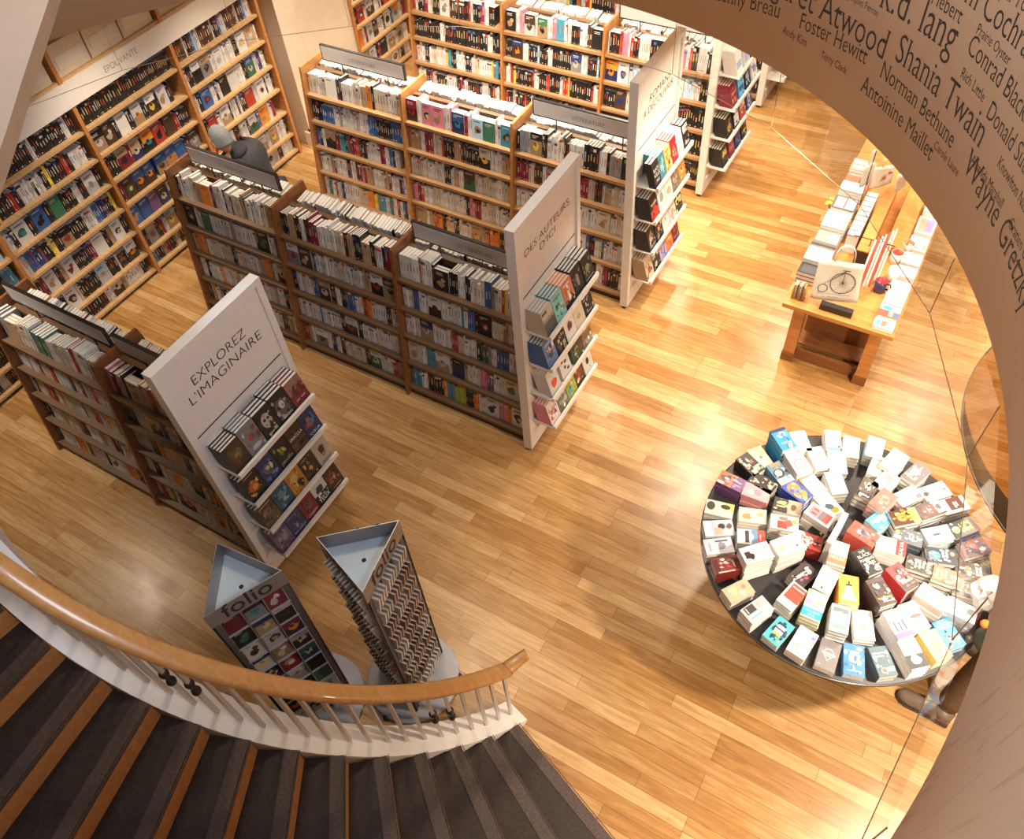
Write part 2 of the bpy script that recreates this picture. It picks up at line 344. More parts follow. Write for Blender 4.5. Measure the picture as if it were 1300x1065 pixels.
# draught curtain of glass panels below the drum
GL = glass_mat('clear_glass', (.985, .985, .98), gloss=.055)
EDG = mat('glass_edge', (.16, .15, .12), .3); EDG2 = mat('pale_glass_edge', (.42, .30, .18), .3)
gc = empty('glass_smoke_curtain', (WELL[0], WELL[1], 0)); tag(gc, 'clear glass smoke curtain of flat panels hanging under the round beige drum', 'glass screen')
for i in range(24):
    a0 = math.radians(15*i); a1 = math.radians(15*i+14.85); r = 2.97
    p0 = Vector((r*math.cos(a0), r*math.sin(a0), 0)); p1 = Vector((r*math.cos(a1), r*math.sin(a1), 0))
    x = (p1-p0).normalized(); L = (p1-p0).length; M = frame(p0, x, (-x.y, x.x, 0), (0, 0, 1))
    g = G(); g.add([(0, 0, 2.27), (L, 0, 2.27), (L, 0, 2.59), (0, 0, 2.59)], [(0, 1, 2, 3)], M=M)
    o = g.build('glass_panel', GL, gc)
    g = G(); g.box(-.0015, -.002, 2.27, .0015, .002, 2.59, M=M); g.box(0, -.0015, 2.268, L, .0015, 2.271, M=M); g.build('edge', EDG2, o)

# ================================================================== STAIRCASE
SC = (-2.486, 1.665); SR = 1.466; TH0 = -.3055; DT = .056; Z0 = .124; DZ = .0771; HB = .62
def sp(r, a, z): return (r*math.cos(a), r*math.sin(a), z)
st = empty('spiral_staircase', (SC[0], SC[1], 0)); tag(st, 'curved staircase with dark rubber treads, white stringer and oak handrail', 'staircase')
RUB = mat('dark_ribbed_rubber', (.032, .02, .016), .55, noise=.45, nscale=60)
RUB2 = mat('worn_nosing', (.085, .056, .045), .45, noise=.4, nscale=90)
NT = 21
for k in range(NT):
    a = math.radians(-20.4-6.45*k); a2 = a-math.radians(6.45)-.02; z = .165+.158*k
    ri, ro = 1.545, 2.93
    def seg(r, aa): return (r*math.cos(aa), r*math.sin(aa))
    def arcpoly(a_, b_, r0, r1): return [seg(r0, a_), seg(r1, a_)]+[seg(r1, a_+(b_-a_)*.5), seg(r1, b_)]+[seg(r0, b_)]
    g = G(); g.prism(arcpoly(a2, a, ri, ro), z-.035, z)
    t = g.build('tread', RUB, st)
    g = G(); da = .055/2.2
    # nosing strip: straight band along the front edge
    d = Vector((math.cos(a), math.sin(a), 0)); nrm = Vector((math.sin(a), -math.cos(a), 0))
    M = frame((0, 0, 0), d, -nrm, (0, 0, 1))
    g.box(ri+.002, -.002, z-.03, ro, .062, z+.004, M=M)
    g.box(ri+.002, .068, z, ro, .072, z+.004, M=M)
    g.build('nosing', RUB2, t)
    g = G(); g.box(ri, -.004, z-.112, ro, .02, z-.03, M=M); g.build('nosing_edge', BLACK, t)
    g = G(); g.box(ri, .03, z-.158, ro, .05, z-.035, M=M); g.build('riser', WOODO, t)
A_END = TH0-DT*42
def arange(a0, a1, n): return [a0+(a1-a0)*i/n for i in range(n+1)]
def zs(a): return Z0+DZ*(TH0-a)/DT
# stringer (inner side) white
rings = []
for a in arange(TH0+.035, A_END, 60):
    z = zs(min(a, TH0+.035)); zb = max(0.0, z-.42)
    rings.append([sp(SR-.07, a, zb), sp(SR+.065, a, zb), sp(SR+.065, a, z-.03), sp(SR+.075, a, z-.03), sp(SR+.075, a, z), sp(SR-.08, a, z), sp(SR-.08, a, z-.03), sp(SR-.07, a, z-.03)])
g = G(); g.loft(rings, smooth=False); g.build('stringer', WHITES, st)
# handrail
g = G(); rings = []
for a in arange(TH0+.02, A_END, 70):
    z = zs(a)+HB; r0 = SR-.005
    rings.append([(lambda rr, zz: sp(r0+rr, a, z+zz))(x, y) for x, y in ((-.03, 0), (.03, 0), (.042, .012), (.042, .034), (.028, .05), (-.028, .05), (-.042, .034), (-.042, .012))])
g.loft(rings)
# end piece curling outwards
a = TH0+.02; z = zs(a)+HB; e0 = Vector(sp(SR-.005, a, z+.025)); tdir = Vector((-math.sin(a), math.cos(a), 0)); rd = Vector((math.cos(a), math.sin(a), 0))
hr = g.build('handrail', RAILW, st)
g = G(); rings = []
for i in range(9):
    u = i/8; c = e0+tdir*(.13*u)+rd*(.02*u*u)+Vector((0, 0, -.02*u+.03*u*u)); dirr = (tdir+rd*(.3*u)).normalized(); s_ = Vector((dirr.y, -dirr.x, 0))
    w = .042*(1-.25*u); h = .025*(1-.2*u)
    rings.append([tuple(c+s_*(w*math.cos(2*PI*k/10))+Vector((0, 0, h*math.sin(2*PI*k/10)))) for k in range(10)])
g.loft(rings); g.build('rail_end', RAILW, hr)
BALM = mat('beige_baluster', (.66, .60, .54), .35, metal=.2)
for k in range(41):
    a = TH0-DT*k; z = zs(a)
    M = Matrix.Rotation(a, 4, 'Z') @ Matrix.Translation((SR, 0, 0))
    g = G(); g.box(-.009, -.009, z-.01, .009, .009, z+HB+.01, M=M); bo = g.build('baluster', BALM, st)
    if k in (10+0, 11+0) or k in (17, 18):
        pass
    if k in (4, 5, 16, 17):
        g = G(); zc = z+.30
        pr = []
        for dz in (-.04, .04): pr += [(.013, zc+dz-.02), (.019, zc+dz-.014), (.0215, zc+dz), (.019, zc+dz+.014), (.013, zc+dz+.02)]
        g.lathe(pr, 12, M=M)
        g.build('collar', BLACK, bo)
# outer white stringer against the drum side
rings = []
for a in arange(math.radians(-16), A_END, 60):
    z = .2+.158*(math.radians(-20.4)-a)/math.radians(6.45)+.12
    rings.append([sp(2.935, a, max(0, z-.5)), sp(2.975, a, max(0, z-.5)), sp(2.975, a, z), sp(2.935, a, z)])
g = G(); g.loft(rings, smooth=False); g.build('outer_stringer', WHITES, st)

# ================================================================== BOOK BUILDERS
BOOKS = []   # records for spine-out shelf books
def cover_geo(g, w, l, t, col, arts=None, spine=None):
    ct = min(.0016, t*.12); sc = spine or col
    g.box(0, 0, 0, w, l, ct, col); g.box(0, 0, t-ct, w, l, t, col); g.box(0, 0, ct, .0012, l, t-ct, sc)
    if arts:
        for i, a in enumerate(arts):
            z = t+.00025*(i+1); k = a[0]
            if k == 'r':
                _, u0, v0, u1, v1, c = a; g.add([(u0*w, v0*l, z), (u1*w, v0*l, z), (u1*w, v1*l, z), (u0*w, v1*l, z)], [(0, 1, 2, 3)], c)
            elif k == 'e':
                _, u, v, ru, rv, c = a; n = 14; g.add([(u*w+ru*w*math.cos(2*PI*j/n), v*l+rv*l*math.sin(2*PI*j/n), z) for j in range(n)], [tuple(range(n))], c)
            elif k == 'p':
                _, ps, c = a; g.add([(u*w, v*l, z) for u, v in ps], [tuple(range(len(ps)))], c)
            elif k == 't':
                _, s_, v, h, c = a[:5]; W_ = a[5] if len(a) > 5 else .8; g.text(s_, w/2, v*l, h*l, z=z, width=W_*w, col=c, center=True)
def blob(u, v, r, c, n=7, sq=1.0):
    return ('p', [(u+r*random.uniform(.6, 1.2)*math.cos(2*PI*j/n), v+r*sq*random.uniform(.6, 1.2)*math.sin(2*PI*j/n)*.65) for j in range(n)], c)
def lines(v, n, c, u0=.15, u1=.85, h=.035, gap=.07):
    out = []
    for i in range(n):
        a = u0+random.uniform(0, .12); b_ = u1-random.uniform(0, .18)
        k = a
        while k < b_:
            e = min(b_, k+random.uniform(.05, .12)); out.append(('r', k, v-i*gap, e, v-i*gap+h, c)); k = e+.025
    return out
PAGEC = (.74, .71, .66)
def page_geo(w, l, t):
    g = G(); g.box(.0012, .002, .0016 if t > .014 else t*.12, w-.002, l-.002, t-(.0016 if t > .014 else t*.12)); return g
MESHC = {}
def cached(key, fn):
    if key not in MESHC: MESHC[key] = fn()
    return MESHC[key]
def place_book(M, w, l, t, ckey, arts, label, group, cat='book', spine=None, name='book', key=None):
    if key is not None and ('c',)+key in MESHC:
        o = MESHC[('c',)+key].copy(); p = MESHC[('p',)+key].copy(); COL.objects.link(o); COL.objects.link(p); p.parent = o
    else:
        g = G(); cover_geo(g, w, l, t, ckey, arts, spine); o = g.build(name, PRINT)
        p = page_geo(w, l, t).build('page_block', PAPER, o)
        if key is not None: MESHC[('c',)+key] = o; MESHC[('p',)+key] = p
    o.matrix_world = M; tag(o, label, cat, group); return o
ORD = ['', 'second', 'third', 'fourth', 'fifth', 'sixth', 'seventh', 'eighth', 'ninth', 'tenth', 'eleventh', 'twelfth']
# ---- spine-out rows
def row(M, length, spec, unit, rowname, seed, hr=(.17, .205), dr=(.105, .13), wr=(.014, .03), lean=0.0):
    """M: frame, x along the shelf, y inward, z up.  spec: string of colour letters with counts, capital = face-out cover."""
    rnd = random.Random(seed); x = .006; i = 0; items = []
    while i < len(spec):
        ch = spec[i]; i += 1; num = ''
        while i < len(spec) and spec[i].isdigit(): num += spec[i]; i += 1
        items += [(ch, max(1, int(num or 1)))]
    j = 0
    while x < length-.03:
        ch, cnt = items[j % len(items)]; j += 1
        if ch == '_': x += .03*cnt; continue
        if ch.isupper():
            w = rnd.uniform(.10, .12); 
            if x+w > length: break
            h = rnd.uniform(.17, .19)
            BOOKS.append(dict(M=M @ Matrix.Translation((x, 0, 0)), w=w, d=rnd.uniform(.05, .09), h=h, ch=ch.lower(), face=True, unit=unit, row=rowname, seed=rnd.random()))
            x += w+.006; continue
        h0 = rnd.uniform(*hr); w0 = rnd.uniform(*wr); d0 = rnd.uniform(*dr); series = cnt > 2 and rnd.random() < .6
        for _ in range(cnt):
            if not series: h0 = rnd.uniform(*hr); w0 = rnd.uniform(*wr); d0 = rnd.uniform(*dr)
            if x+w0 > length: break
            BOOKS.append(dict(M=M @ Matrix.Translation((x, rnd.uniform(0, .008), 0)), w=w0, d=d0, h=h0, ch=ch, face=False, unit=unit, row=rowname, seed=rnd.random()))
            x += w0+.0008
def book_geo(b, g, pg, M):
    """append cover to g and pages to pg; M maps local (x along, y inward, z up)."""
    rnd = random.Random(b['seed']); base = C[b['ch']]; f = 1+rnd.uniform(-.22, .12); col = tuple(min(1, x*f) for x in base)
    w, d, h = b['w'], b['d'], b['h']; ct = .0012
    dark = sum(col) < .6; ink = rnd.choice([(.75, .72, .68), (.7, .5, .15), (.65, .6, .55), (.5, .1, .06)]) if dark else rnd.choice([(.05, .05, .06), (.12, .12, .14), (.4, .05, .05), (.06, .12, .3), (.3, .28, .27)])
    if not b['face']:
        g.box(0, 0, 0, ct, d, h, col, M=M); g.box(w-ct, 0, 0, w, d, h, col, M=M); g.box(ct, 0, 0, w-ct, ct, h, col, M=M)
        pg.box(ct, ct, .001, w-ct, d-.002, h-.003, PAGEC, M=M)
        def q(x0, z0, x1, z1, c): g.add([(x0*w, -.0003, z0*h), (x1*w, -.0003, z0*h), (x1*w, -.0003, z1*h), (x0*w, -.0003, z1*h)], [(0, 1, 2, 3)], c, M=M)
        z = rnd.uniform(.32, .45); top = z+rnd.uniform(.2, .4)
        while z < top: q(.32, z, .68, z+.03, ink); z += .045
        if rnd.random() < .5: q(.3, .05, .7, .10, ink)
        if rnd.random() < .3: q(0, .78, 1, .9, rnd.choice([(.5, .05, .04), (.7, .68, .6), (.05, .15, .4), (.05, .05, .05)]))
    else:
        t = d; ms = M @ Matrix(((1, 0, 0, 0), (0, 0, -1, t), (0, 1, 0, 0), (0, 0, 0, 1)))
        ar = b.get('arts') or rand_art(rnd, col)
        n = max(1, int(t/.022)); tt = t/n
        for k in range(n):
            g2 = G(); cover_geo(g2, w, h, tt-.001, col, ar if k == n-1 else None)
            g2.v = [(x, y, z+k*tt) for x, y, z in g2.v]; n0 = len(g.v); g.add(g2.v, [], M=ms)
            for f_, c_ in zip(g2.f, g2.c): g.f.append(tuple(i+n0 for i in f_)); g.c.append(c_); g.m.append(0); g.sm.append(False)
            pg.box(.0012, .002, k*tt+.0016, w-.002, h-.002, (k+1)*tt-.003, PAGEC, M=ms)
def rand_art(rnd, col):
    dark = sum(col) < .8; a = []
    ink = (.55, .52, .46) if dark else (.06, .05, .05)
    def sh(c, k): return tuple(min(1, x*k) for x in c)
    def bl(u, v, r, c, n=9): return ('p', [(u+r*rnd.uniform(.55, 1.2)*math.cos(2*PI*j/n), v+r*rnd.uniform(.55, 1.2)*math.sin(2*PI*j/n)*.65) for j in range(n)], c)
    pc = [C[k] for k in 'nnsskgdmcev']; c1 = sh(rnd.choice(pc), .7); c2 = sh(rnd.choice([C[k] for k in 'nsrotyckcw']), .75)
    kind = rnd.randint(0, 4)
    if kind < 2: a += [('r', 0, 0, 1, rnd.uniform(.4, .7), c1), bl(.5, .42, .3, c2), bl(.45, .5, .14, sh(c1, .5))]
    elif kind == 2: a += [bl(.5, .45, .36, c1), bl(.55, .42, .2, c2)]
    elif kind == 3: a += [bl(.4, .35, .3, c1, 7), bl(.6, .55, .2, sh(c1, 1.4), 7)]
    a.append(('r', .15, .84, rnd.uniform(.6, .85), .88, ink))
    if rnd.random() < .6: a.append(('r', .15, .77, rnd.uniform(.4, .7), .80, ink))
    return a

# ================================================================== GONDOLA BOOKCASES
HD0, HDS = .353, .1376   # half depth at the floor, taper per metre
def hd(z): return HD0-HDS*z
LV = [1.10, .85, .60, .345, .09]   # shelf tops, top row first
ROWN = ['top', 'second', 'third', 'fourth', 'bottom']
TILT = math.atan(HDS)
def sign(root, x0, x1, y, text, tx=None):
    s = G(); s.box(x0, y-.012, 1.355, x1, y+.012, 1.50); so = s.build('hanging_sign', BLACK, root)
    f = G(); f.box(x0+.012, y-.0145, 1.368, x1-.012, y+.0145, 1.49); f.build('sign_face', mat('sign_lilac_grey', (.50, .47, .47), .5), so)
    t = G(); M = frame((x0, y-.0155, 1.405), (1, 0, 0), (0, 0, 1), (0, -1, 0))
    if text: t.text(text, (tx if tx is not None else (x1-x0)/2-.14), 0, .036, width=.28, M=M, offset=-.008); t.build('lettering', mat('grey_letter', (.16, .15, .15), .6), so)
    for xx in (x0+.2, x1-.2):
        g = G(); g.box(xx-.004, y-.004, 1.2, xx+.004, y+.004, 1.36); g.build('stem', BLACK, so)
def gondola(n, yc, nb, title, label, unit, rows, signs, back_top=True, endcap=True, panelx=-1.985, bayw=1.07, x_right=None):
    xr = x_right if x_right is not None else -1.99
    x0 = xr-nb*bayw
    root = empty('bookcase', (x0, yc, 0)); tag(root, label, 'bookcase')
    def L(g, name, m, par=None): return g.build(name, m, par or root)
    T = Matrix.Translation((0, 0, 0))
    for i in range(nb+1):
        if i == nb and endcap: continue
        x = i*bayw; g = G(); ht = 1.345
        vs = []
        for xx in (x-.012, x+.012):
            vs += [(xx, -hd(0)-.012, 0), (xx, hd(0)+.012, 0), (xx, hd(ht)+.012, ht), (xx, -hd(ht)-.012, ht)]
        g.add(vs, [(3, 2, 1, 0), (4, 5, 6, 7), (0, 1, 5, 4), (1, 2, 6, 5), (2, 3, 7, 6), (3, 0, 4, 7)]); L(g, 'side_board', WOODC if n < 3 else WOODS)
    xe = nb*bayw
    g = G(); g.box(0, -.009, .05, xe, .009, 1.24); L(g, 'back_board', DARKB)
    g = G(); g.box(0, -.02, 1.2, xe, .02, 1.262); L(g, 'spine_rail', SHELF)
    g = G(); g.box(0, -hd(0)+.03, 0, xe, hd(0)-.03, .065); L(g, 'plinth', DARKB)
    for b_ in range(nb):
        a, b2 = b_*bayw+.013, (b_+1)*bayw-.013
        for z in LV:
            for s_ in (-1, 1):
                g = G(); y1 = hd(z)*s_; y0 = .01*s_
                g.box(a, min(y0, y1), z-.028, b2, max(y0, y1), z); L(g, 'shelf', SHELF if n < 3 else SHELFM)
    for (s0, s1, txt) in signs: sign(root, s0-x0, s1-x0, 0.0, txt)
    if endcap:
        px_ = panelx-x0; g = G()
        g.box(px_, -.397, 0.03, px_+.05, .397, 2.07)
        for (y0, y1, z0, z1) in ((-.397, -.355, .03, 2.07), (.355, .397, .03, 2.07), (-.355, .355, 2.03, 2.07), (-.355, .355, .03, .17)):
            g.box(px_+.05, y0, z0, px_+.065, y1, z1)
        ep = L(g, 'end_panel', WHITE)
        g = G(); g.box(px_+.0505, -.345, 1.497, px_+.052, .345, 1.505); g.build('groove', BLACK, ep)
        for yy in (-.37, .37):
            g = G(); g.lathe([(.02, 0), (.02, .03)], 12, M=Matrix.Translation((px_+.03, yy, 0))); g.build('foot', BLACK, ep)
        for (t, yl, zl, h, w) in title:
            g = G(); g.text(t, yl-yc, 0, h, width=w, M=frame((px_+.0515, 0, zl), (0, 1, 0), (0, 0, 1), (1, 0, 0)), offset=-.012)
            g.build('lettering', INK, ep)
        for z in (1.225, .92, .62, .31):
            g = G(); g.box(px_+.05, -.332, z-.012, px_+.235, .332, z); g.box(px_+.217, -.332, z, px_+.235, .332, z+.022)
            L(g, 'display_shelf', WHITE)
    # books
    for b_ in range(nb):
        for r, z in enumerate(LV):
            sp_ = rows[b_][r]
            h = .2
            M = frame((x0+b_*bayw+.014, yc-hd(z)+.04, z+.0005), (1, 0, 0), (0, math.cos(TILT), -math.sin(TILT)*0), (0, 0, 1)) @ Matrix.Rotation(-TILT, 4, 'X')
            row(M, bayw-.03, sp_, unit, (ROWN[r], b_, nb), hash_(n, b_, r), hr=(.145, .195) if r else (.165, .215), dr=(.10, .125) if r < 2 else (.11, .14))
        if back_top:
            M = frame((x0+(b_+1)*bayw-.014, yc+hd(1.1)-.012, 1.1005), (-1, 0, 0), (0, -1, 0), (0, 0, 1)) @ Matrix.Rotation(-TILT, 4, 'X')
            row(M, bayw-.03, 'w4c3k2w5s2w3m1', unit, ('rear top', b_, nb), hash_(n, b_, 9), dr=(.10, .125))
    return root
def hash_(*a):
    h = 17
    for x in a: h = (h*31+x*7+3) % 99991
    return h
G2 = [['k1w6c2s3O1m2w4k1w2m1c4s2', 'K1w2E1w9g2w8k1', 's3o3e1w2C1c4k2c4w5', 'w3k2w5o1w3c4s2', 'n3s2w2r1k3w6c2'],
      ['k4s3k2w2k1m4w7c4k1s3', 'V1N1d1w9c2w8s3', 'k1n1w5b2S1k3w2k2b3w3r2o2w5', 'w8t1w6k2V1k2w5c2', 'r2s2w2V1w2d2w2k2c10k2V1w4'],
      ['w6s1w5k1K1k4w3k2w4b2g1w2r1y1c4', 'w3c1b2w3V1w7t1w1b3k1K1w5s2w4', 'w5D1w7r3c3w5k2e2g1w2b4', 'C1w2t3V1w1K1s1w5p3u2w4', 't4w2k6o1t3l5k4o2w3V1p3o2W1k5']]
G3 = [['c5w2c2W1n1k1w5c3w1s3o2k1', 'k4b5w2g1w8c2w3b4k3', 'b2k1w2S1m2t3k1e2m3r3n2k2w6m3w2', 'w5s2m1w5k1u1w4n2p2m1s4', 'w2t1e1w2m1w2b1k1w6c4o4y2t6'],
      ['M1w2P1P1w2p1B1m1w2A1E1w2T1p4k1w2', 's5w2m3c4r1k4s3n3k6C1w5', 'c8w3c3v2k3w2s3w2N1', 'p2m2r1w4c3w12k2', 'S1w1s2r1o4k2y1c3k2w5']
      , ['k1g4K1k3w5c1n2w5k5w3', 'm5c2n3w1s3c3w4', 'w6v1C1w5c3w4', 'w3W1b1k2w3e1w5', 'c4r1k3w3m2k4w4c3']]
G1 = [['k1g2S1c4w3e5w3c5w2r2w5c4', 'w5k1w3m1c5r2w4', 'w2n1c3r4w2o2c6', 'k3w5s2c5m2', 'd2W1w2o4y1n2c4w5'],
      ['p1m2w2k2C1c3r2w3', 'g1E1w4y1C1b2w4', 'w2c4k2o3c6b4', 'w4k3w2c3o2y2', 'c3r2y2e1w2k2P1c6']]
G4 = [['r1w1k3m2w2k4W1n3k6', 'k14w2k5', 'w4k3w2c2w5y1t2k3a1', 'w4k2m2w2k6', 'k20'], ['K1w2p2N1w1E1w2p2t3w4k4w3n2', 'k4D1w3k4a1k5w2k6', 'w2r2y1k9r1w2k3r2k5', 'r1k2w1k4', 'k9w3k6'], ['w1k4r2p2w1r1k2w5k5', 'O1V1w1a3w3k5', 'k5N1w2k8', 'k20', 'k20']]
gondola(1, 1.665, 2, [('EXPLOREZ', 1.452, 1.806, .066, .40), ("L'IMAGINAIRE", 1.388, 1.708, .066, .55)],
        'dark wooden double-sided bookcase ending in the white EXPLOREZ L\'IMAGINAIRE panel', 'EXPLOREZ', G1,
        [(-5.08, -4.12, ''), (-4.05, -3.10, '')], panelx=-3.04, x_right=-3.045)
gondola(2, 3.355, 3, [('DES AUTEURS', 3.075, 1.787, .055, .55), ("D'ICI", 3.252, 1.705, .055, .19)],
        'dark wooden double-sided bookcase ending in the white DES AUTEURS D\'ICI panel', 'DES AUTEURS', G2,
        [(-5.08, -4.17, 'LITTÉRATURE'), (-2.98, -1.99, 'LITTÉRATURE')])
gondola(3, 4.99, 3, [('ROMANS', 4.83, 1.80, .06, .36), ('À DÉCOUVRIR', 4.735, 1.715, .06, .52)],
        'wooden double-sided bookcase ending in the white ROMANS À DÉCOUVRIR panel', 'ROMANS', G3,
        [(-5.07, -4.18, 'LITTÉRATURE'), (-2.96, -1.99, 'LITTÉRATURE')])
gondola(4, 6.65, 3, [], 'wooden bookcase of mostly black books behind the ROMANS À DÉCOUVRIR one', 'fourth', G4, [(-3.0, -1.99, '')])
gondola(5, 8.3, 3, [], 'farthest wooden bookcase with white end panel near the drum edge', 'farthest', G4, [(-3.0, -1.99, '')])

# ================================================================== WALL BOOKCASES (left wall)
WX = -5.97
def wall_case(ys, label, unit, specs, ztop=2.45, signtext=True, levels=(1.5, 1.25, 1.0, .75, .5, .25, .06)):
    root = empty('tall_bookcase', (WX, ys[0], 0)); tag(root, label, 'bookcase')
    def P_(x0, y0, z0, x1, y1, z1): g = G(); g.box(x0-WX, y0-ys[0], z0, x1-WX, y1-ys[0], z1); return g
    for y in ys: P_(-6.35, y-.016, 0, WX+.012, y+.016, ztop).build('side_board', WOODO, root)
    P_(-6.35, ys[0], 0, -6.335, ys[-1], ztop).build('back_board', DARKB, root)
    P_(-6.3, ys[0], 0, WX-.03, ys[-1], .04).build('plinth', DARKB, root)
    P_(-6.35, ys[0], ztop, WX+.012, ys[-1], ztop+.03).build('cornice', WOODO, root)
    for b_ in range(len(ys)-1):
        for z in list(levels)+[1.92]:
            P_(-6.33, ys[b_]+.017, z-.024, WX, ys[b_+1]-.017, z).build('shelf', SHELFL, root)
        if signtext:
            s = P_(WX-.01, ys[b_]-.016*0, 1.715, WX+.022, ys[b_+1], 1.90).build('header_sign', WHITE, root)
            if b_ == len(ys)-3:
                g = G(); g.text('ÉPOUVANTE', 3.52-ys[0], 0, .05, width=.34, M=frame((.0235, 0, 1.80), (0, 1, 0), (0, 0, 1), (1, 0, 0)), offset=-.01); g.build('lettering', mat('grey_letter', (.16, .15, .15), .6), s)
        for r, z in enumerate(levels):
            M = frame((WX-.045, ys[b_]+.02, z+.0005), (0, 1, 0), (-1, 0, 0), (0, 0, 1))
            row(M, ys[b_+1]-ys[b_]-.045, specs[b_][r], unit, (['top', 'second', 'third', 'fourth', 'fifth', 'sixth', 'bottom'][r], b_, len(ys)-1), hash_(b_, r, int(ys[0]*10)+77), hr=(.145, .185))
    return root
WA = [['k9K1w2k4'*1, 'k5y2k4r1w3k4', 'k4W1k2A1w2k6', 'k3t4k3y3k6', 'w3k9g4', 'k12w2k3', 'k14w3']]*2
WB = [['k9w2k4', 'k3y1k3n1k2r2k2w5k1w2', 'w2k2W1k2B1k2E1k6w1', 'w3b3d2u1k3y2k3K1k6w1', 'k2m2W1k2s2V1k7', 'w1k6V1c1k8A1k4', 'w6k10w3C1s2']]
WC = [['k16', 'K1N1k2W1k2W1k2W1k1V1k2', 'k3k3S1m1S1k1O1R1k1N1m2', 'k2m1N1B1B1_1B1B1B1', 'B1B1U1N1V1E1L1', 'n2k1S1k2m2w2A1', 't2b1k3s2m2k2w2n3']]
WD = [['n6w1k1n2b1a1w2', 'w2k3V1S1w2V1w3', 'w3k2B1w2d2w2K1W1', 'w1k3R1w2V1k1w3n1', 'O1w2m2V1k2n2w4k1W1b2', 'w2S1w5k2m2K1w2V1', 'w4M1p2R1w3k2W1e1']]
WD[0][-1] = 'w3W1c2k2n1w9'
wall_case([-.96, .07, 1.10, 2.13, 3.15, 4.18, 5.21], 'tall orange-brown wall bookcase with shelves of mostly black books left of the white pier', 'left wall', [WA[0], WA[1], WA[0], WB[0], WC[0], WD[0]])
wall_case([6.44, 7.4, 8.4, 9.4], 'wall bookcase right of the white pier, behind the black-book bookcase', 'far wall', [WD[0], [s[::1] for s in WD[0]], WD[0]], signtext=False)
# cream file boxes on top of the left wall bookcase
fb = mat('cream_box_board', (.66, .56, .42), .8, noise=.06)
k = 0
for (ya, yb) in ((2.146, 3.134), (3.166, 4.164), (4.196, 5.194)):
    for q_ in range(3):
        w_ = (yb-ya-.02)/3; y = ya+.01+q_*w_; g = G(); g.box(0, 0, 0, .26, w_-.016, .24); g.box(.0, -.001, .2, .263, w_-.015, .243)
        o = g.build('file_box', fb); o.location = (-6.255, y, 1.922)
        c_ = G(); c_.box(.264, .03, .05, .2655, w_-.05, .15); c_.build('label_card', mat('white_card', (.70, .64, .52), .7), o)
        tag(o, ['leftmost', 'second', 'third', 'fourth', 'fifth', 'sixth', 'seventh', 'eighth', 'rightmost'][k]+' cream file box from the left above the ÉPOUVANTE sign', 'box', 'cream file boxes above the header sign')
        k += 1

# ================================================================== FACE-OUT PILES ON END PANELS
def busy(arts, col, seed):
    rn = random.Random(seed); out = list(arts or []); cols = [a[-1] for a in out if a[0] in 'rpe']+[col]
    tx = [a for a in out if a[0] == 't']; out = [a for a in out if a[0] != 't']
    for _ in range(16):
        c = rn.choice(cols); k_ = rn.uniform(.4, 1.5); c = tuple(min(1, x*k_) for x in c); u, v, r = rn.uniform(.08, .92), rn.uniform(.08, .8), rn.uniform(.03, .12)
        out.append(('p', [(min(1, max(0, u+r*rn.uniform(.4, 1.3)*math.cos(2*PI*j/6))), min(1, max(0, v+r*rn.uniform(.4, 1.3)*math.sin(2*PI*j/6)))) for j in range(6)], c))
    return out+tx
def pile(px_, yc, u0, w, h, z, n, t, col, arts, desc, unit, rown, rot=0.0):
    """standing pile of n copies facing +X; u0 = left y offset"""
    tilt = math.radians(15)
    for k in range(n):
        off = .165-(n-1-k)*(t+.0012)
        M = Matrix.Translation((px_+off, yc+u0, z+.001)) @ Matrix.Rotation(-tilt, 4, 'Y') @ frame((0, 0, 0), (0, 1, 0), (0, 0, 1), (1, 0, 0)) @ Matrix.Rotation(rot, 4, 'Z')
        M = Matrix.Translation((.02, 0, 0)) @ M
        front = k == n-1
        pos = 'frontmost' if front else ['second', 'third', 'fourth', 'fifth', 'sixth'][n-2-k]
        place_book(M, w, h, t, col, arts if front else None, ' '.join(f'{pos} {desc}'.split()[:11])+f', {rown} shelf, {unit} panel', f'face-out piles on the {unit} panel', name='display_book', cat='book')
def shelf_piles(px_, yc, z, piles, unit, rown):
    u = -.325; W_ = .65/len(piles)
    for (c, n, arts, desc) in piles:
        col = C[c]; arts = busy(arts, col, hash(desc) if False else len(desc)*7+int(z*100)) if c not in 'wc' else arts; w = min(W_-.004, .128); h = random.uniform(.185, .205); t = .022 if n > 4 else .026
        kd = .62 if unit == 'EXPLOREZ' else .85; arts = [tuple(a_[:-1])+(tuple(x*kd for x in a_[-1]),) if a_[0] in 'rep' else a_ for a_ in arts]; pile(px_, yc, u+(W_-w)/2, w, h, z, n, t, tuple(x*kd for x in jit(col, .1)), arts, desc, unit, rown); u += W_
def R(*a): return ('r',)+a
def E_(*a): return ('e',)+a
def T_(*a): return ('t',)+a
K, Wt = C['k'], C['w']
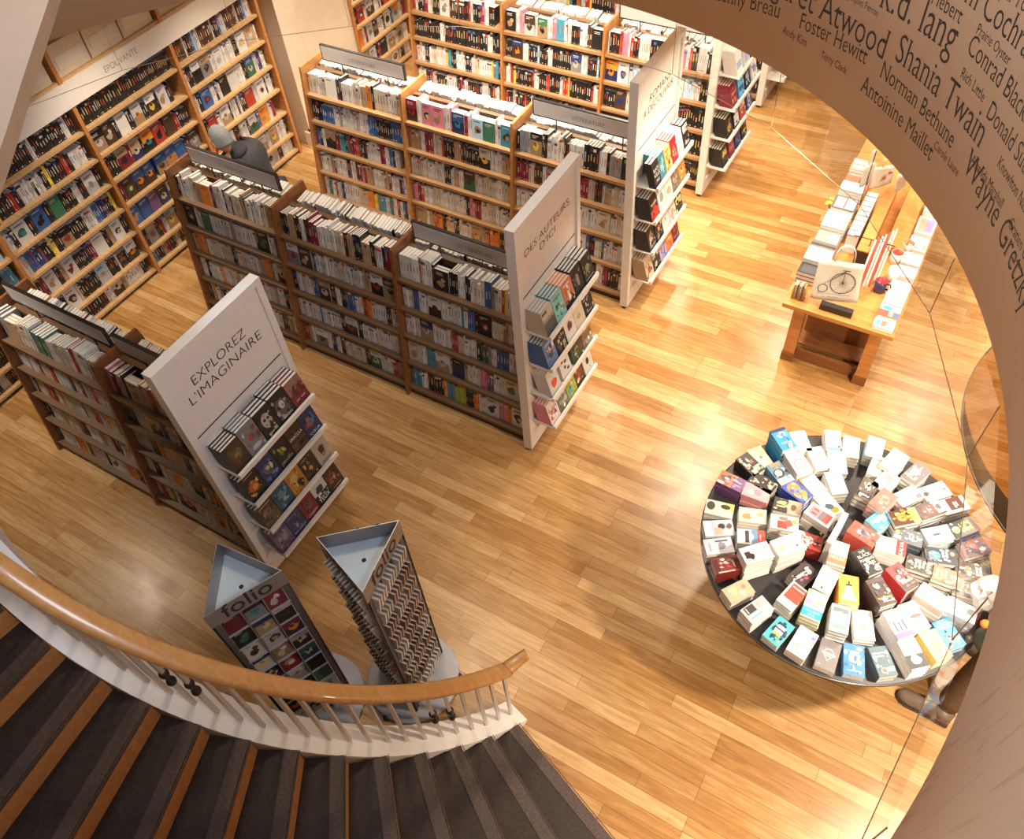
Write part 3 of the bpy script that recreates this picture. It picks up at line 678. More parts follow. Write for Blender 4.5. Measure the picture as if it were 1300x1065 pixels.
ex = [
 [('n', 5, [E_(.5, .55, .35, .25, (.10, .08, .03)), blob(.5, .5, .22, (.35, .25, .08)), blob(.4, .3, .15, (.2, .05, .03))], 'dark brown book with a gold-green swirl'),
  ('g', 5, [E_(.5, .5, .42, .35, (.25, .24, .25)), blob(.5, .55, .2, (.55, .08, .05)), E_(.5, .2, .3, .08, (.6, .6, .62))], 'grey book with a red blot'),
  ('k', 3, [E_(.5, .55, .3, .25, (.6, .58, .5)), E_(.4, .6, .08, .05, K), E_(.62, .6, .08, .05, K), R(.2, .1, .8, .16, (.5, .45, .3))], 'black book with a white mask'),
  ('k', 4, [E_(.5, .45, .42, .32, (.12, .12, .12)), E_(.5, .55, .16, .14, (.7, .66, .6)), T_('SIREN', .12, .08, (.6, .6, .58), .6)], 'black book with a pale face'),
  ('m', 4, [R(0, .5, 1, 1, (.35, .2, .14)), blob(.5, .55, .3, (.15, .03, .02)), R(.2, .2, .8, .26, (.6, .4, .3))], 'maroon and tan book')],
 [('k', 3, [blob(.5, .5, .34, (.65, .12, .02), 9), blob(.5, .45, .18, (.9, .45, .1), 9), R(.2, .88, .8, .92, (.5, .3, .1))], 'black book with orange flames'),
  ('d', 2, [E_(.5, .55, .3, .2, (.12, .16, .25)), E_(.5, .58, .12, .08, (.8, .5, .3)), E_(.6, .3, .1, .05, (.35, .4, .5))], 'navy book with a glowing centre'),
  ('k', 3, [blob(.5, .55, .25, (.18, .2, .05), 9), E_(.5, .6, .1, .07, (.55, .55, .1)), T_('AMAAAA', .18, .09, (.35, .4, .35), .8)], 'black book with an olive shape'),
  ('n', 3, [R(0, 0, 1, .4, (.16, .08, .03)), T_('DRACULA', .55, .12, (.75, .7, .62), .86), blob(.6, .25, .2, (.02, .01, .01))], 'dark red-brown book reading DRACULA'),
  ('d', 2, [blob(.45, .6, .35, (.6, .15, .04)), blob(.6, .5, .2, (.1, .25, .5)), T_('CŒUR', .1, .09, (.7, .65, .55), .7)], 'blue book with a fiery figure')],
 [('n', 3, [R(0, 0, 1, .5, (.16, .12, .06)), blob(.5, .6, .3, (.28, .2, .1)), R(.1, .85, .9, .9, (.5, .4, .25))], 'olive brown book with a landscape'),
  ('d', 2, [R(0, .1, 1, .9, (.02, .12, .15)), blob(.5, .5, .3, (.12, .35, .42), 9), E_(.6, .35, .2, .08, (.4, .5, .52))], 'dark teal book with a wave'),
  ('o', 2, [R(0, 0, 1, 1, (.62, .28, .05)), blob(.4, .6, .25, (.8, .5, .15)), blob(.65, .28, .26, (.03, .015, .01), 9)], 'orange book with a black silhouette'),
  ('n', 2, [R(.05, .05, .95, .95, (.05, .03, .02)), E_(.5, .35, .12, .1, (.75, .4, .15)), R(.2, .75, .8, .8, (.4, .3, .2))], 'dark brown book with a small glow'),
  ('c', 1, [blob(.5, .55, .25, (.06, .05, .05), 9), E_(.5, .35, .15, .08, (.3, .28, .25)), R(.15, .1, .85, .14, (.3, .2, .2))], 'cream book with a black twisted figure')],
 [('u', 2, [R(0, .3, 1, .7, (.2, .17, .24)), E_(.5, .5, .3, .18, (.4, .36, .42)), R(.2, .85, .8, .89, (.5, .45, .5))], 'purple-grey book'),
  ('d', 1, [R(.05, .12, .95, .2, (.25, .25, .4)), R(.1, .8, .9, .84, (.2, .2, .35))], 'navy book with a faint band'),
  ('m', 2, [blob(.5, .55, .3, (.2, .1, .1)), T_('OMBRE', .15, .09, (.55, .45, .4), .7)], 'dark maroon book'),
  ('k', 2, [R(0, .5, 1, 1, (.75, .73, .7)), blob(.5, .68, .3, (.05, .05, .05), 9), T_('YEUX', .15, .2, (.7, .7, .68), .8)], 'black and white book reading YEUX'),
  ('n', 2, [blob(.5, .55, .35, (.35, .1, .05)), blob(.6, .4, .2, (.1, .05, .03)), R(.2, .1, .8, .14, (.6, .4, .3))], 'brown book with a red cloak')]]
da = [
 [('c', 6, [R(0, 0, 1, .5, (.10, .10, .10)), R(0, .5, 1, .62, (.35, .3, .25)), R(.05, .8, .5, .9, (.1, .1, .1))], 'cream book with a dark landscape'),
  ('t', 5, [R(0, 0, 1, 1, (.25, .55, .47)), blob(.3, .5, .15, (.1, .3, .3)), blob(.7, .3, .12, (.7, .7, .6)), R(.15, .8, .85, .86, (.1, .25, .25))], 'mint green book'),
  ('o', 5, [R(0, 0, 1, 1, (.60, .20, .12)), R(0, 0, 1, .2, K), R(.42, .2, .58, .6, (.75, .7, .62)), R(.2, .82, .8, .88, (.8, .6, .5))], 'coral book with a white figure'),
  ('k', 5, [blob(.5, .5, .3, (.12, .10, .09)), R(.42, .3, .58, .7, (.35, .3, .28))], 'black book with a grey figure'),
  ('k', 4, [blob(.5, .5, .3, (.25, .24, .1), 5), R(.1, .1, .9, .14, (.3, .28, .2))], 'black book with an olive leaf')],
 [('b', 6, [R(0, 0, 1, 1, (.11, .2, .40)), E_(.5, .4, .18, .14, (.04, .04, .06)), E_(.5, .55, .12, .09, (.75, .3, .15)), R(.2, .82, .8, .86, (.5, .6, .8))], 'blue book with a small figure'),
  ('k', 2, [R(.15, 0, .4, .45, (.06, .06, .06)), E_(.3, .5, .1, .07, (.6, .5, .4)), R(.6, 0, .85, .35, (.4, .35, .3)), R(.2, .8, .8, .84, (.5, .45, .3))], 'black book with two people'),
  ('w', 2, [blob(.5, .5, .28, (.25, .04, .05), 9), E_(.4, .55, .1, .07, K), E_(.6, .45, .1, .1, (.1, .05, .05)), R(.2, .88, .8, .91, (.4, .4, .4))], 'white book with a dark moose'),
  ('c', 1, [blob(.5, .4, .25, (.5, .3, .15)), R(.2, .8, .8, .84, (.3, .2, .1))], 'cream book with a tan shape'),
  ('k', 3, [R(.1, .75, .9, .8, (.5, .5, .5)), R(.1, .65, .7, .69, (.4, .4, .4)), R(.2, .1, .8, .14, (.3, .3, .3))], 'plain black book')],
 [('w', 4, [blob(.5, .42, .3, (.65, .08, .04), 9), R(.2, .8, .8, .84, (.5, .5, .5))], 'white book with a red bird'),
  ('w', 2, [E_(.3, .7, .1, .06, K), E_(.6, .6, .13, .06, K), E_(.45, .4, .1, .07, K), E_(.7, .25, .12, .06, K)], 'white book with black splashes'),
  ('e', 2, [R(0, 0, 1, 1, (.06, .06, .03)), R(.3, .5, .7, .55, (.4, .4, .3)), E_(.5, .3, .2, .1, (.12, .12, .06))], 'dark olive book'),
  ('s', 2, [R(0, .3, 1, .6, (.2, .12, .06)), R(0, 0, 1, .3, (.3, .28, .25)), E_(.5, .75, .2, .1, (.8, .7, .5))], 'tan book with a dark band')],
 [('p', 5, [R(0, 0, 1, 1, (.75, .66, .62)), blob(.5, .5, .3, (.65, .25, .25), 9), E_(.6, .4, .12, .1, (.25, .1, .1))], 'pale pink book'),
  ('g', 2, [R(0, 0, 1, .65, (.15, .18, .12)), E_(.25, .35, .14, .12, (.45, .42, .38)), E_(.5, .35, .12, .12, (.35, .33, .3)), E_(.75, .35, .14, .12, (.5, .45, .4)), R(0, .65, 1, 1, (.7, .68, .62))], 'white and dark green photo book'),
  ('l', 2, [R(.1, .1, .5, .5, (.1, .4, .35)), R(.5, .5, .9, .9, (.7, .6, .2))], 'yellow-green patterned book'),
  ('n', 2, [blob(.5, .5, .35, (.35, .06, .04), 9), E_(.3, .3, .15, .1, (.7, .55, .4))], 'brown and red book'),
  ('w', 2, [E_(.5, .5, .16, .16, K), E_(.4, .75, .05, .03, K), E_(.6, .2, .05, .03, K)], 'white book with a black blob')]]
ro = [
 [('k', 2, [T_('BLACK', .6, .14, Wt, .8), T_('KILLS', .4, .14, Wt, .8), T_('ALL', .2, .12, Wt, .5)], 'black book with tall white letters'),
  ('t', 5, [R(0, 0, 1, 1, (.05, .22, .25)), R(.2, .2, .8, .7, (.3, .5, .45))], 'teal green thick book'),
  ('y', 6, [R(0, 0, 1, 1, (.78, .50, .16)), blob(.6, .3, .2, (.12, .05, .03)), R(.2, .8, .8, .85, (.4, .1, .05))], 'golden yellow book'),
  ('r', 5, [R(0, 0, 1, 1, (.40, .02, .03)), ('p', [(.5, .15), (.75, .45), (.5, .8), (.25, .45)], (.6, .15, .1)), R(.3, .42, .7, .47, Wt)], 'dark red book with a lozenge'),
  ('w', 5, [blob(.5, .6, .28, (.3, .55, .75), 8), blob(.5, .3, .2, (.75, .55, .3), 8)], 'white book with blue scribbles'),
  ('k', 3, [R(.1, .6, .9, .9, (.6, .6, .6)), R(.1, .1, .9, .2, (.3, .3, .3))], 'black and grey thick book')],
 [('k', 5, [R(0, 0, 1, .4, (.55, .04, .03)), T_('ROMAN', .6, .1, (.7, .6, .5), .7)], 'black book with a red lower half'),
  ('w', 2, [E_(.5, .5, .25, .2, (.25, .3, .25)), R(.2, .85, .8, .89, (.3, .3, .3))], 'white book with a dark oval'),
  ('w', 2, [blob(.5, .4, .3, (.6, .35, .25), 9), R(.2, .8, .8, .83, (.5, .3, .3))], 'white book with a brown sketch'),
  ('s', 2, [R(0, 0, 1, 1, (.2, .15, .1)), E_(.5, .5, .3, .2, (.5, .4, .3))], 'brown photograph book'),
  ('o', 3, [R(0, 0, 1, 1, (.50, .22, .05)), R(.2, .3, .8, .5, (.7, .5, .2))], 'orange-brown book')],
 [('k', 5, [E_(.45, .55, .25, .2, (.5, .35, .28)), T_('NUIT', .12, .1, (.6, .55, .5), .7)], 'black book with a face'),
  ('k', 3, [blob(.5, .5, .3, (.25, .06, .04), 8), E_(.5, .45, .1, .08, (.8, .5, .3)), R(.2, .85, .8, .9, (.6, .5, .4))], 'black book with a red glow'),
  ('w', 2, [blob(.5, .5, .12, (.2, .25, .4), 8), R(.2, .85, .8, .88, (.4, .4, .4))], 'white book with a small blue figure'),
  ('p', 2, [R(0, 0, 1, 1, (.72, .62, .58)), E_(.5, .4, .2, .15, (.5, .35, .3))], 'pale pink-beige book'),
  ('k', 3, [R(.1, .35, .9, .6, (.7, .7, .08)), R(.15, .7, .85, .76, Wt)], 'black book with a yellow block')],
 [('s', 5, [R(0, 0, 1, 1, (.70, .58, .42)), E_(.5, .4, .2, .18, (.3, .06, .05)), E_(.5, .62, .08, .06, (.1, .05, .05))], 'sand-coloured book with a red dress'),
  ('k', 2, [R(0, .6, 1, 1, (.5, .5, .4)), E_(.4, .3, .15, .1, (.5, .5, .5))], 'black and green small book'),
  ('u', 2, [R(0, 0, 1, 1, (.45, .33, .50)), E_(.6, .3, .2, .15, (.05, .3, .7))], 'lilac book with a blue spot'),
  ('o', 2, [R(0, 0, 1, 1, (.68, .18, .06)), R(.2, .5, .8, .56, (.8, .6, .4))], 'orange-red book'),
  ('m', 3, [R(0, 0, 1, 1, (.16, .01, .02)), T_('SANG', .5, .12, (.5, .15, .15), .7), R(.2, .2, .8, .24, (.5, .2, .2))], 'dark red book')]]
DS = (1.225, .92, .62, .31); DSN = ['top', 'second', 'third', 'lowest']
for (px_, yc, data, unit) in ((-3.04, 1.665, ex, 'EXPLOREZ'), (-1.985, 3.355, da, 'DES AUTEURS'), (-1.985, 4.99, ro, 'ROMANS')):
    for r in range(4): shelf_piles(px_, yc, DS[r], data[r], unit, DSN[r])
g4 = [[('w', 5, [R(.1, .2, .9, .5, (.3, .4, .6))], 'white thick book'), ('w', 3, [R(.1, .1, .9, .6, (.3, .35, .5))], 'white and blue book'), ('k', 3, [R(.1, .5, .9, .7, (.3, .3, .4))], 'black boxed book'), ('y', 2, [R(.1, .5, .9, .7, (.3, .3, .1))], 'yellowish book')],
      [('m', 5, [R(.1, .5, .9, .6, (.5, .3, .1))], 'dark red cloth book'), ('b', 3, [R(0, 0, 1, 1, (.1, .42, .68)), R(.1, .3, .9, .5, (.02, .08, .2))], 'bright blue book'), ('k', 3, [E_(.5, .5, .3, .2, (.3, .35, .5))], 'black and blue book'), ('v', 2, [E_(.5, .5, .2, .2, (.2, .2, .5))], 'pale grey book')],
      [('k', 5, [E_(.5, .4, .3, .2, (.5, .3, .1))], 'black book with an orange oval'), ('k', 3, [R(.1, .1, .9, .6, (.6, .6, .6))], 'black and white book'), ('r', 2, [R(.1, .5, .9, .8, (.7, .6, .5))], 'red and cream book'), ('d', 3, [E_(.5, .5, .25, .25, (.5, .5, .6))], 'navy book')],
      [('k', 5, [R(.1, .5, .9, .8, (.6, .5, .15))], 'black and yellow book'), ('m', 3, [R(.1, .3, .9, .5, (.4, .15, .15))], 'maroon book'), ('d', 2, [R(.1, .3, .9, .5, (.1, .1, .3))], 'dark blue book'), ('k', 2, [R(.1, .3, .9, .4, (.4, .35, .1))], 'black book with gold line')]]
for r in range(4): shelf_piles(-1.985, 6.65, DS[r], g4[r], 'fourth bookcase', DSN[r])

# ================================================================== ROUND BOOK TABLE
RTC = (.2208, 2.746); RTR = .771; TZ = .75
rt = empty('round_table', (RTC[0], RTC[1], 0)); tag(rt, 'round dark grey display table crowded with stacks of paperbacks', 'table')
TOPM = mat('dark_grey_laminate', (.035, .032, .036), .45, noise=.1)
g = G(); g.lathe([(.02, TZ-.035), (RTR-.01, TZ-.035), (RTR, TZ-.03), (RTR, TZ-.002), (RTR-.006, TZ), (.02, TZ)], 72); g.build('tabletop', TOPM, rt)
g = G(); g.lathe([(RTR+.0015, TZ-.012), (RTR+.004, TZ-.008), (RTR+.0015, TZ-.004)], 72); g.build('metal_edge', STEEL, rt)
g = G(); g.lathe([(.05, .05), (.05, TZ-.035)], 20); g.build('pedestal', BLACK, rt)
g = G(); g.lathe([(.04, .0), (.33, .0), (.33, .02), (.06, .05), (.04, .05)], 36); g.build('base', BLACK, rt)
def az(c, h=.2): return [R(.0, .0, 1, 1, c)]
B, O_, Y_, Rr, Tq, Pk, Nv, Gy, Cm, Mr, La = C['b'], C['o'], C['y'], C['r'], C['t'], C['p'], C['d'], C['g'], C['c'], C['m'], C['a']
# (px centre, half-axis px, pile height, base colour, art, description)
ST = [
 ((994.6, 556.8), (-8, -12), .17, (.02, .30, .65), [R(0, .86, 1, 1, (.02, .02, .1)), E_(.55, .68, .32, .14, Wt), E_(.55, .68, .12, .06, (.05, .25, .6)), T_('ORDRE', .25, .09, Wt, .7)], 'bright blue book with a white oval'),
 ((965.7, 580.6), (-7, -9.5), .06, (.62, .74, .55), [R(0, .6, 1, 1, (.75, .75, .35)), blob(.5, .5, .15, (.2, .2, .15)), blob(.75, .75, .12, (.7, .45, .4)), blob(.3, .5, .12, (.75, .5, .45))], 'pastel yellow-green book'),
 ((952.8, 588.9), (-9.3, -8.8), .10, K, [R(.1, .35, .45, .55, Cm), R(.55, .1, .95, .35, Cm), R(.15, .05, .5, .25, Cm), R(.5, .5, .8, .65, (.3, .1, .05)), E_(.2, .9, .08, .04, Wt)], 'black book with cream squares'),
 ((928.5, 610.5), (-14.7, -6.9), .11, (.20, .09, .25), [R(0, .55, 1, 1, (.35, .12, .04)), R(0, .42, 1, .55, (.6, .2, .15)), blob(.5, .8, .25, (.1, .04, .03)), R(.02, .7, .2, .97, Wt), R(.3, .1, .38, .35, (.5, .35, .6)), R(.55, .1, .63, .35, (.5, .35, .6))], 'rust and purple book'),
 ((990.5, 600.2), (-8.8, -10.8), .10, (.10, .22, .34), [R(0, 0, 1, .28, Wt), E_(.4, .5, .36, .2, K), E_(.4, .52, .24, .14, (.80, .66, .56)), R(.2, .86, .9, .97, (.75, .25, .08))], 'blue book with a dark-haired face'),
 ((968.8, 612.6), (-13.7, -8.3), .10, (.02, .015, .012), [E_(.25, .8, .12, .05, (.4, .4, .45)), E_(.5, .5, .06, .04, (.7, .6, .5)), E_(.7, .3, .07, .04, (.6, .5, .35)), E_(.15, .9, .08, .04, (.7, .4, .35)), R(.4, .1, .8, .14, (.5, .45, .3))], 'near-black book with small pale figures'),
 ((960.5, 625), (-15, -5.5), .10, (.75, .35, .38), [blob(.5, .45, .3, (.80, .25, .32), 9), blob(.4, .7, .18, (.82, .65, .6), 7), blob(.6, .2, .15, (.85, .7, .65))], 'pink patterned book'),
 ((1012.2, 623.4), (-13.4, -10), .10, (.05, .10, .45), [E_(.5, .66, .4, .26, (.85, .25, .1)), E_(.5, .3, .36, .2, (.85, .3, .1)), E_(.5, .5, .2, .08, (.1, .25, .7)), E_(.5, .7, .1, .05, (.8, .4, .5)), E_(.3, .35, .12, .06, (.1, .25, .7))], 'blue book with orange faces'),
 ((1016.8, 560), (-4, -10), .09, (.85, .82, .74), [blob(.5, .5, .25, (.82, .80, .68)), R(.2, .82, .8, .86, (.6, .55, .4))], 'plain off-white book behind the blue one'),
 ((1013.7, 585.8), (-8.5, -13), .14, (.85, .80, .78), [E_(.5, .4, .36, .22, (.70, .25, .35)), E_(.5, .4, .27, .16, (.85, .8, .78)), R(.2, .72, .8, .8, (.75, .35, .42)), R(.75, .85, .95, .95, (.8, .3, .2))], 'white book with a pink ring'),
 ((1039, 580.6), (-6, -12.5), .09, (.86, .84, .78), [R(.2, .8, .8, .83, (.7, .65, .55))], 'plain cream-white book'),
 ((1058, 559), (-1, -10), .08, (.86, .78, .74), [R(.1, .6, .9, .75, (.85, .6, .55)), R(0, .02, 1, .15, (.1, .35, .45)), E_(.8, .22, .1, .06, (.1, .05, .25))], 'pinkish white book with a teal foot'),
 ((1063.3, 586.8), (-2, -13.5), .08, (.87, .86, .82), [E_(.5, .5, .14, .1, (.45, .42, .4)), E_(.5, .5, .09, .06, (.86, .85, .8)), R(.4, .68, .55, .71, (.5, .5, .5))], 'white book with a small grey ring'),
 ((1080.9, 567.2), (1, -12), .10, (.84, .78, .75), [R(.3, .75, .5, .9, (.75, .45, .4)), R(.35, .5, .5, .66, (.3, .25, .4))], 'white book on a salmon-edged stack'),
 ((1061.8, 612.6), (-5, -13), .10, (.85, .83, .85), [blob(.4, .75, .22, (.55, .48, .65), 9), blob(.75, .78, .14, (.5, .42, .6), 9)], 'white book with lilac marks'),
 ((1031.3, 613.6), (-10, -11), .10, (.85, .80, .74), [R(0, .8, 1, 1, (.75, .30, .25)), blob(.45, .58, .14, (.35, .3, .3), 8), R(.3, .2, .7, .24, (.6, .55, .5))], 'cream book with a red top edge'),
 ((1052, 639.6), (-9.5, -10.5), .09, (.86, .84, .80), [E_(.55, .2, .26, .13, (.85, .35, .03)), blob(.4, .38, .26, (.06, .12, .14)), R(.2, .75, .8, .78, (.5, .45, .4)), R(.2, .66, .7, .69, (.5, .45, .4))], 'white book with an orange fruit'),
 ((1041.6, 653.6), (-13.5, -9), .16, (.80, .76, .72), [R(.15, .52, .85, .9, (.70, .25, .28)), R(.15, .35, .85, .52, (.18, .15, .18)), R(.15, .12, .85, .35, (.65, .08, .07)), R(.3, .6, .4, .8, (.3, .05, .05)), R(.6, .6, .7, .8, (.3, .05, .05))], 'white-bordered red book'),
 ((1026, 686), (-12, -4), .10, (.40, .05, .04), [R(0, .68, 1, 1, Wt), blob(.5, .45, .28, Wt, 9), R(.1, .72, .9, .76, (.3, .05, .05)), R(.4, .4, .6, .43, K)], 'red book with a white splash'),
 ((1044.5, 679.5), (-9, -6.5), .09, (.03, .025, .02), [R(.2, .55, .8, .63, Y_), R(.2, .4, .8, .46, (.6, .5, .3)), R(.2, .25, .8, .3, (.5, .4, .2))], 'black book with yellow lines in the centre'),
 ((1018.9, 729.2), (9, -8), .07, (.06, .045, .045), [E_(.6, .75, .2, .1, Wt), E_(.4, .7, .12, .08, K), blob(.8, .5, .16, (.55, .08, .2), 8), blob(.4, .3, .1, (.6, .4, .42), 6), R(.45, .2, .5, .7, (.7, .7, .7))], 'dark book with black, white and pink photographs'),
 ((1064.3, 702.6), (3, -13), .15, (.70, .66, .62), [R(0, .05, 1, .42, (.40, .19, .10)), T_('INSOLENT', .25, .13, (.85, .80, .75), .85), blob(.5, .7, .25, (.6, .58, .55), 8)], 'white and brown book reading INSOLENT'),
 ((1049.2, 736.3), (6, -12), .13, (.84, .80, .72), [blob(.45, .15, .1, (.08, .06, .05), 6), R(.2, .1, .8, .115, (.3, .25, .2)), E_(.25, .4, .03, .02, (.6, .3, .2))], 'cream book with a tiny black figure'),
 ((1034, 768.3), (5.5, -16), .13, (.82, .80, .45), [R(0, .05, 1, .36, (.02, .38, .62)), T_('POUR ÉCRIRE', .22, .07, Wt, .8), T_('SEUL', .1, .07, Wt, .4), R(.05, .45, .35, .68, (.75, .3, .5)), E_(.65, .62, .16, .08, (.6, .75, .3)), E_(.6, .45, .1, .05, (.8, .4, .3))], 'pale yellow book with a blue band'),
 ((988.5, 801), (10, -11), .07, (.08, .45, .50), [R(.25, .42, .75, .72, Wt), R(.3, .32, .75, .42, Y_), R(.35, .1, .42, .32, (.02, .05, .1)), R(.6, .1, .67, .32, (.02, .05, .1)), R(.3, .74, .7, .82, (.03, .05, .1)), R(.15, .55, .85, .6, (.03, .05, .1)), E_(.5, .86, .1, .05, (.03, .05, .1))], 'turquoise book with a white robot'),
 ((1006, 756.3), (10, -11), .12, (.80, .77, .74), [R(.12, .3, 1, .95, (.70, .08, .05)), R(.2, .8, .9, .84, (.85, .7, .65)), R(.2, .7, .9, .73, (.2, .03, .03))], 'white book with a red square'),
 ((961.4, 773.8), (13, -9), .11, (.55, .53, .56), [R(.05, .1, .5, .5, (.07, .06, .06)), R(.1, .15, .45, .2, (.5, .5, .5)), R(.55, .1, .65, .9, (.75, .75, .6)), R(.7, .1, .78, .6, (.2, .4, .55)), R(.1, .6, .5, .9, (.45, .42, .45))], 'grey collage book'),
 ((937.5, 749.9), (14, -7), .08, (.42, .43, .30), [E_(.4, .75, .14, .08, (.7, .25, .2)), blob(.4, .35, .25, (.6, .6, .35), 7), blob(.7, .6, .2, (.75, .75, .5), 7), E_(.3, .2, .08, .05, Wt)], 'olive book with a red flower'),
 ((923.4, 716), (-16, 3), .10, (.25, .03, .02), [blob(.5, .4, .3, (.5, .06, .04), 8), R(.0, .8, .9, 1, (.1, .02, .02)), R(.3, .25, .8, .3, Wt), R(.02, .3, .1, .9, Wt)], 'red and black book by the left rim'),
 ((960.5, 701.6), (17, -5), .19, (.84, .80, .72), [blob(.6, .3, .22, (.03, .02, .02), 9), R(.3, .1, .7, .3, (.05, .03, .03)), R(.2, .8, .8, .83, (.6, .55, .4)), R(.2, .72, .7, .74, (.5, .45, .4))], 'cream book with dark legs'),
 ((1000.8, 690.9), (-17, 6), .19, (.84, .78, .72), [blob(.4, .75, .25, (.75, .45, .42), 8), blob(.6, .3, .28, (.88, .86, .84), 9), E_(.3, .25, .06, .04, (.1, .08, .08))], 'tall stack of white books with a pink corner'),
 ((996, 663.7), (16, 3), .12, (.66, .62, .56), [R(.4, .25, .9, .6, (.60, .06, .05)), blob(.5, .65, .25, (.7, .12, .08), 9), R(.1, .3, .35, .6, (.25, .2, .18)), blob(.3, .85, .14, (.3, .35, .1), 6)], 'beige book with a red flower'),
 ((1000, 643), (16, 4), .10, (.05, .045, .045), [R(0, .5, 1, 1, (.45, .36, .28)), blob(.5, .7, .25, (.15, .08, .05), 8), R(.3, .1, .45, .4, (.75, .65, .25)), R(.55, .1, .65, .4, (.75, .65, .25))], 'half black, half photograph book'),
 ((955.8, 654.3), (16, 2), .09, (.80, .68, .52), [blob(.6, .3, .3, (.55, .28, .1), 9), blob(.4, .75, .22, (.75, .4, .15), 8), blob(.5, .5, .2, (.88, .78, .6), 7)], 'golden brown swirl book'),
 ((953.9, 681.5), (17, 1.5), .10, (.75, .72, .74), [R(0, .72, 1, 1, (.65, .09, .07)), R(0, .5, 1, .72, (.15, .3, .5)), E_(.5, .45, .25, .14, (.85, .8, .76)), R(.1, .28, .9, .42, (.06, .05, .06)), R(.3, .8, .7, .84, Wt)], 'red, blue and white portrait book'),
 ((913.5, 645.8), (17, 4), .08, (.72, .64, .55), [R(0, .6, .5, 1, (.80, .60, .15)), E_(.3, .7, .16, .18, (.02, .015, .01)), E_(.4, .18, .3, .15, (.02, .015, .01))], 'tan book with two black silhouettes'),
 ((912.6, 670.2), (18, -1), .08, (.42, .52, .62), [R(0, .0, 1, .25, (.75, .76, .78)), E_(.4, .6, .18, .12, (.02, .02, .02)), blob(.4, .85, .18, (.15, .08, .05), 7), R(.5, .35, .9, .6, (.55, .4, .28))], 'light blue book with a dark bird'),
 ((912.6, 692.8), (17, -2), .09, (.62, .60, .68), [blob(.5, .6, .25, (.25, .25, .35), 9), R(.3, .15, .8, .2, (.5, .25, .5)), R(.15, .4, .25, .85, (.08, .08, .1))], 'lilac-grey drawing book'),
 ((1077.8, 747.9), (0, -17), .13, (.80, .40, .06), [('p', [(.12, .12), (.88, .12), (.62, .6), (.38, .6)], Wt), R(.35, .62, .65, .68, K), R(.46, .68, .54, .8, K), T_('FOLK', .22, .12, (.1, .1, .12), .55)], 'orange book with a white lamp shade reading FOLK'),
 ((1066.6, 785.4), (2, -16), .13, (.62, .66, .64), [R(.1, .72, .9, .9, (.15, .2, .22)), blob(.5, .55, .3, (.75, .78, .76), 8), R(.1, .12, .9, .3, (.2, .3, .32)), R(.1, .45, .9, .5, (.3, .45, .45))], 'grey-green misty landscape book'),
 ((1096.3, 793), (-2, -18), .06, (.86, .83, .79), [('p', [(.25, .3), (.75, .3), (.5, .5)], (.75, .25, .22))], 'white book with a small red triangle'),
 ((1051.6, 831.3), (5, -17), .05, (.20, .18, .185), [E_(.5, .55, .26, .16, (.75, .74, .74)), E_(.5, .55, .23, .14, (.20, .18, .185)), R(.15, .55, .85, .57, Wt), R(.15, .5, .85, .52, Wt), ('p', [(.3, .46), (.7, .46), (.5, .28)], (.6, .6, .6)), ('p', [(.36, .44), (.64, .44), (.5, .31)], (.20, .18, .185)), R(.1, .1, .25, .13, (.3, .4, .6))], 'dark grey book with a white circle emblem'),
 ((1018.9, 815.3), (9, -15), .07, (.66, .62, .56), [blob(.3, .3, .2, (.45, .35, .35), 8), blob(.6, .5, .18, (.5, .6, .45), 8), blob(.5, .75, .14, (.35, .45, .45), 8), E_(.85, .8, .1, .06, (.2, .2, .4)), R(.2, .6, .8, .63, Wt)], 'pale patterned book with a small purple dot'),
 ((1084.4, 837.7), (0, -19), .05, (.05, .20, .45), [blob(.5, .55, .32, (.75, .72, .45), 9), blob(.5, .65, .22, (.85, .82, .55), 8), E_(.75, .88, .15, .06, (.7, .3, .25)), T_('LUMIÈRE', .12, .05, Wt, .7)], 'blue book with a yellow glowing figure'),
 ((1121, 839.3), (-6, -15), .08, (.08, .13, .16), [R(.1, .75, .9, .8, (.6, .65, .65)), R(.1, .65, .7, .7, (.5, .55, .55)), E_(.4, .2, .18, .1, (.6, .6, .6)), E_(.4, .2, .13, .07, (.25, .12, .05)), R(.6, .15, .95, .3, (.35, .5, .6))], 'dark teal book with spectacles'),
 ((1160, 830.5), (-9, -17), .12, (.84, .82, .78), [R(0, .05, 1, .5, (.03, .03, .03)), blob(.5, .3, .3, (.8, .8, .78), 9), R(.2, .55, .8, .62, (.1, .55, .6)), R(.2, .65, .75, .7, (.1, .5, .55))], 'white book with a black sketch and cyan title'),
 ((1188, 818.5), (-10, -15), .10, (.80, .62, .20), [R(.3, .72, .7, .74, (.45, .3, .05)), R(.2, .5, .8, .53, (.45, .3, .05)), R(.3, .42, .7, .45, (.45, .3, .05)), E_(.5, .32, .1, .04, (.5, .35, .05))], 'plain yellow book'),
 ((1204.9, 804), (-9, -13), .07, (.03, .26, .50), [T_('HISTOIRES', .78, .06, Wt, .75), T_('DE LA MER', .68, .06, Wt, .7), ('p', [(.1, .5), (.9, .35), (.8, .28), (.2, .42)], (.01, .02, .05)), blob(.2, .12, .12, (.7, .35, .2), 6)], 'blue book with a diver'),
 ((1141, 791.4), (-9, -15), .15, (.80, .79, .82), [E_(.5, .82, .35, .12, (.6, .65, .75)), R(.2, .25, .3, .6, (.06, .06, .2)), R(.45, .25, .55, .55, (.06, .06, .2)), R(.7, .25, .8, .6, (.05, .05, .08)), R(0, .02, 1, .2, (.15, .12, .4))], 'white book with purple figures'),
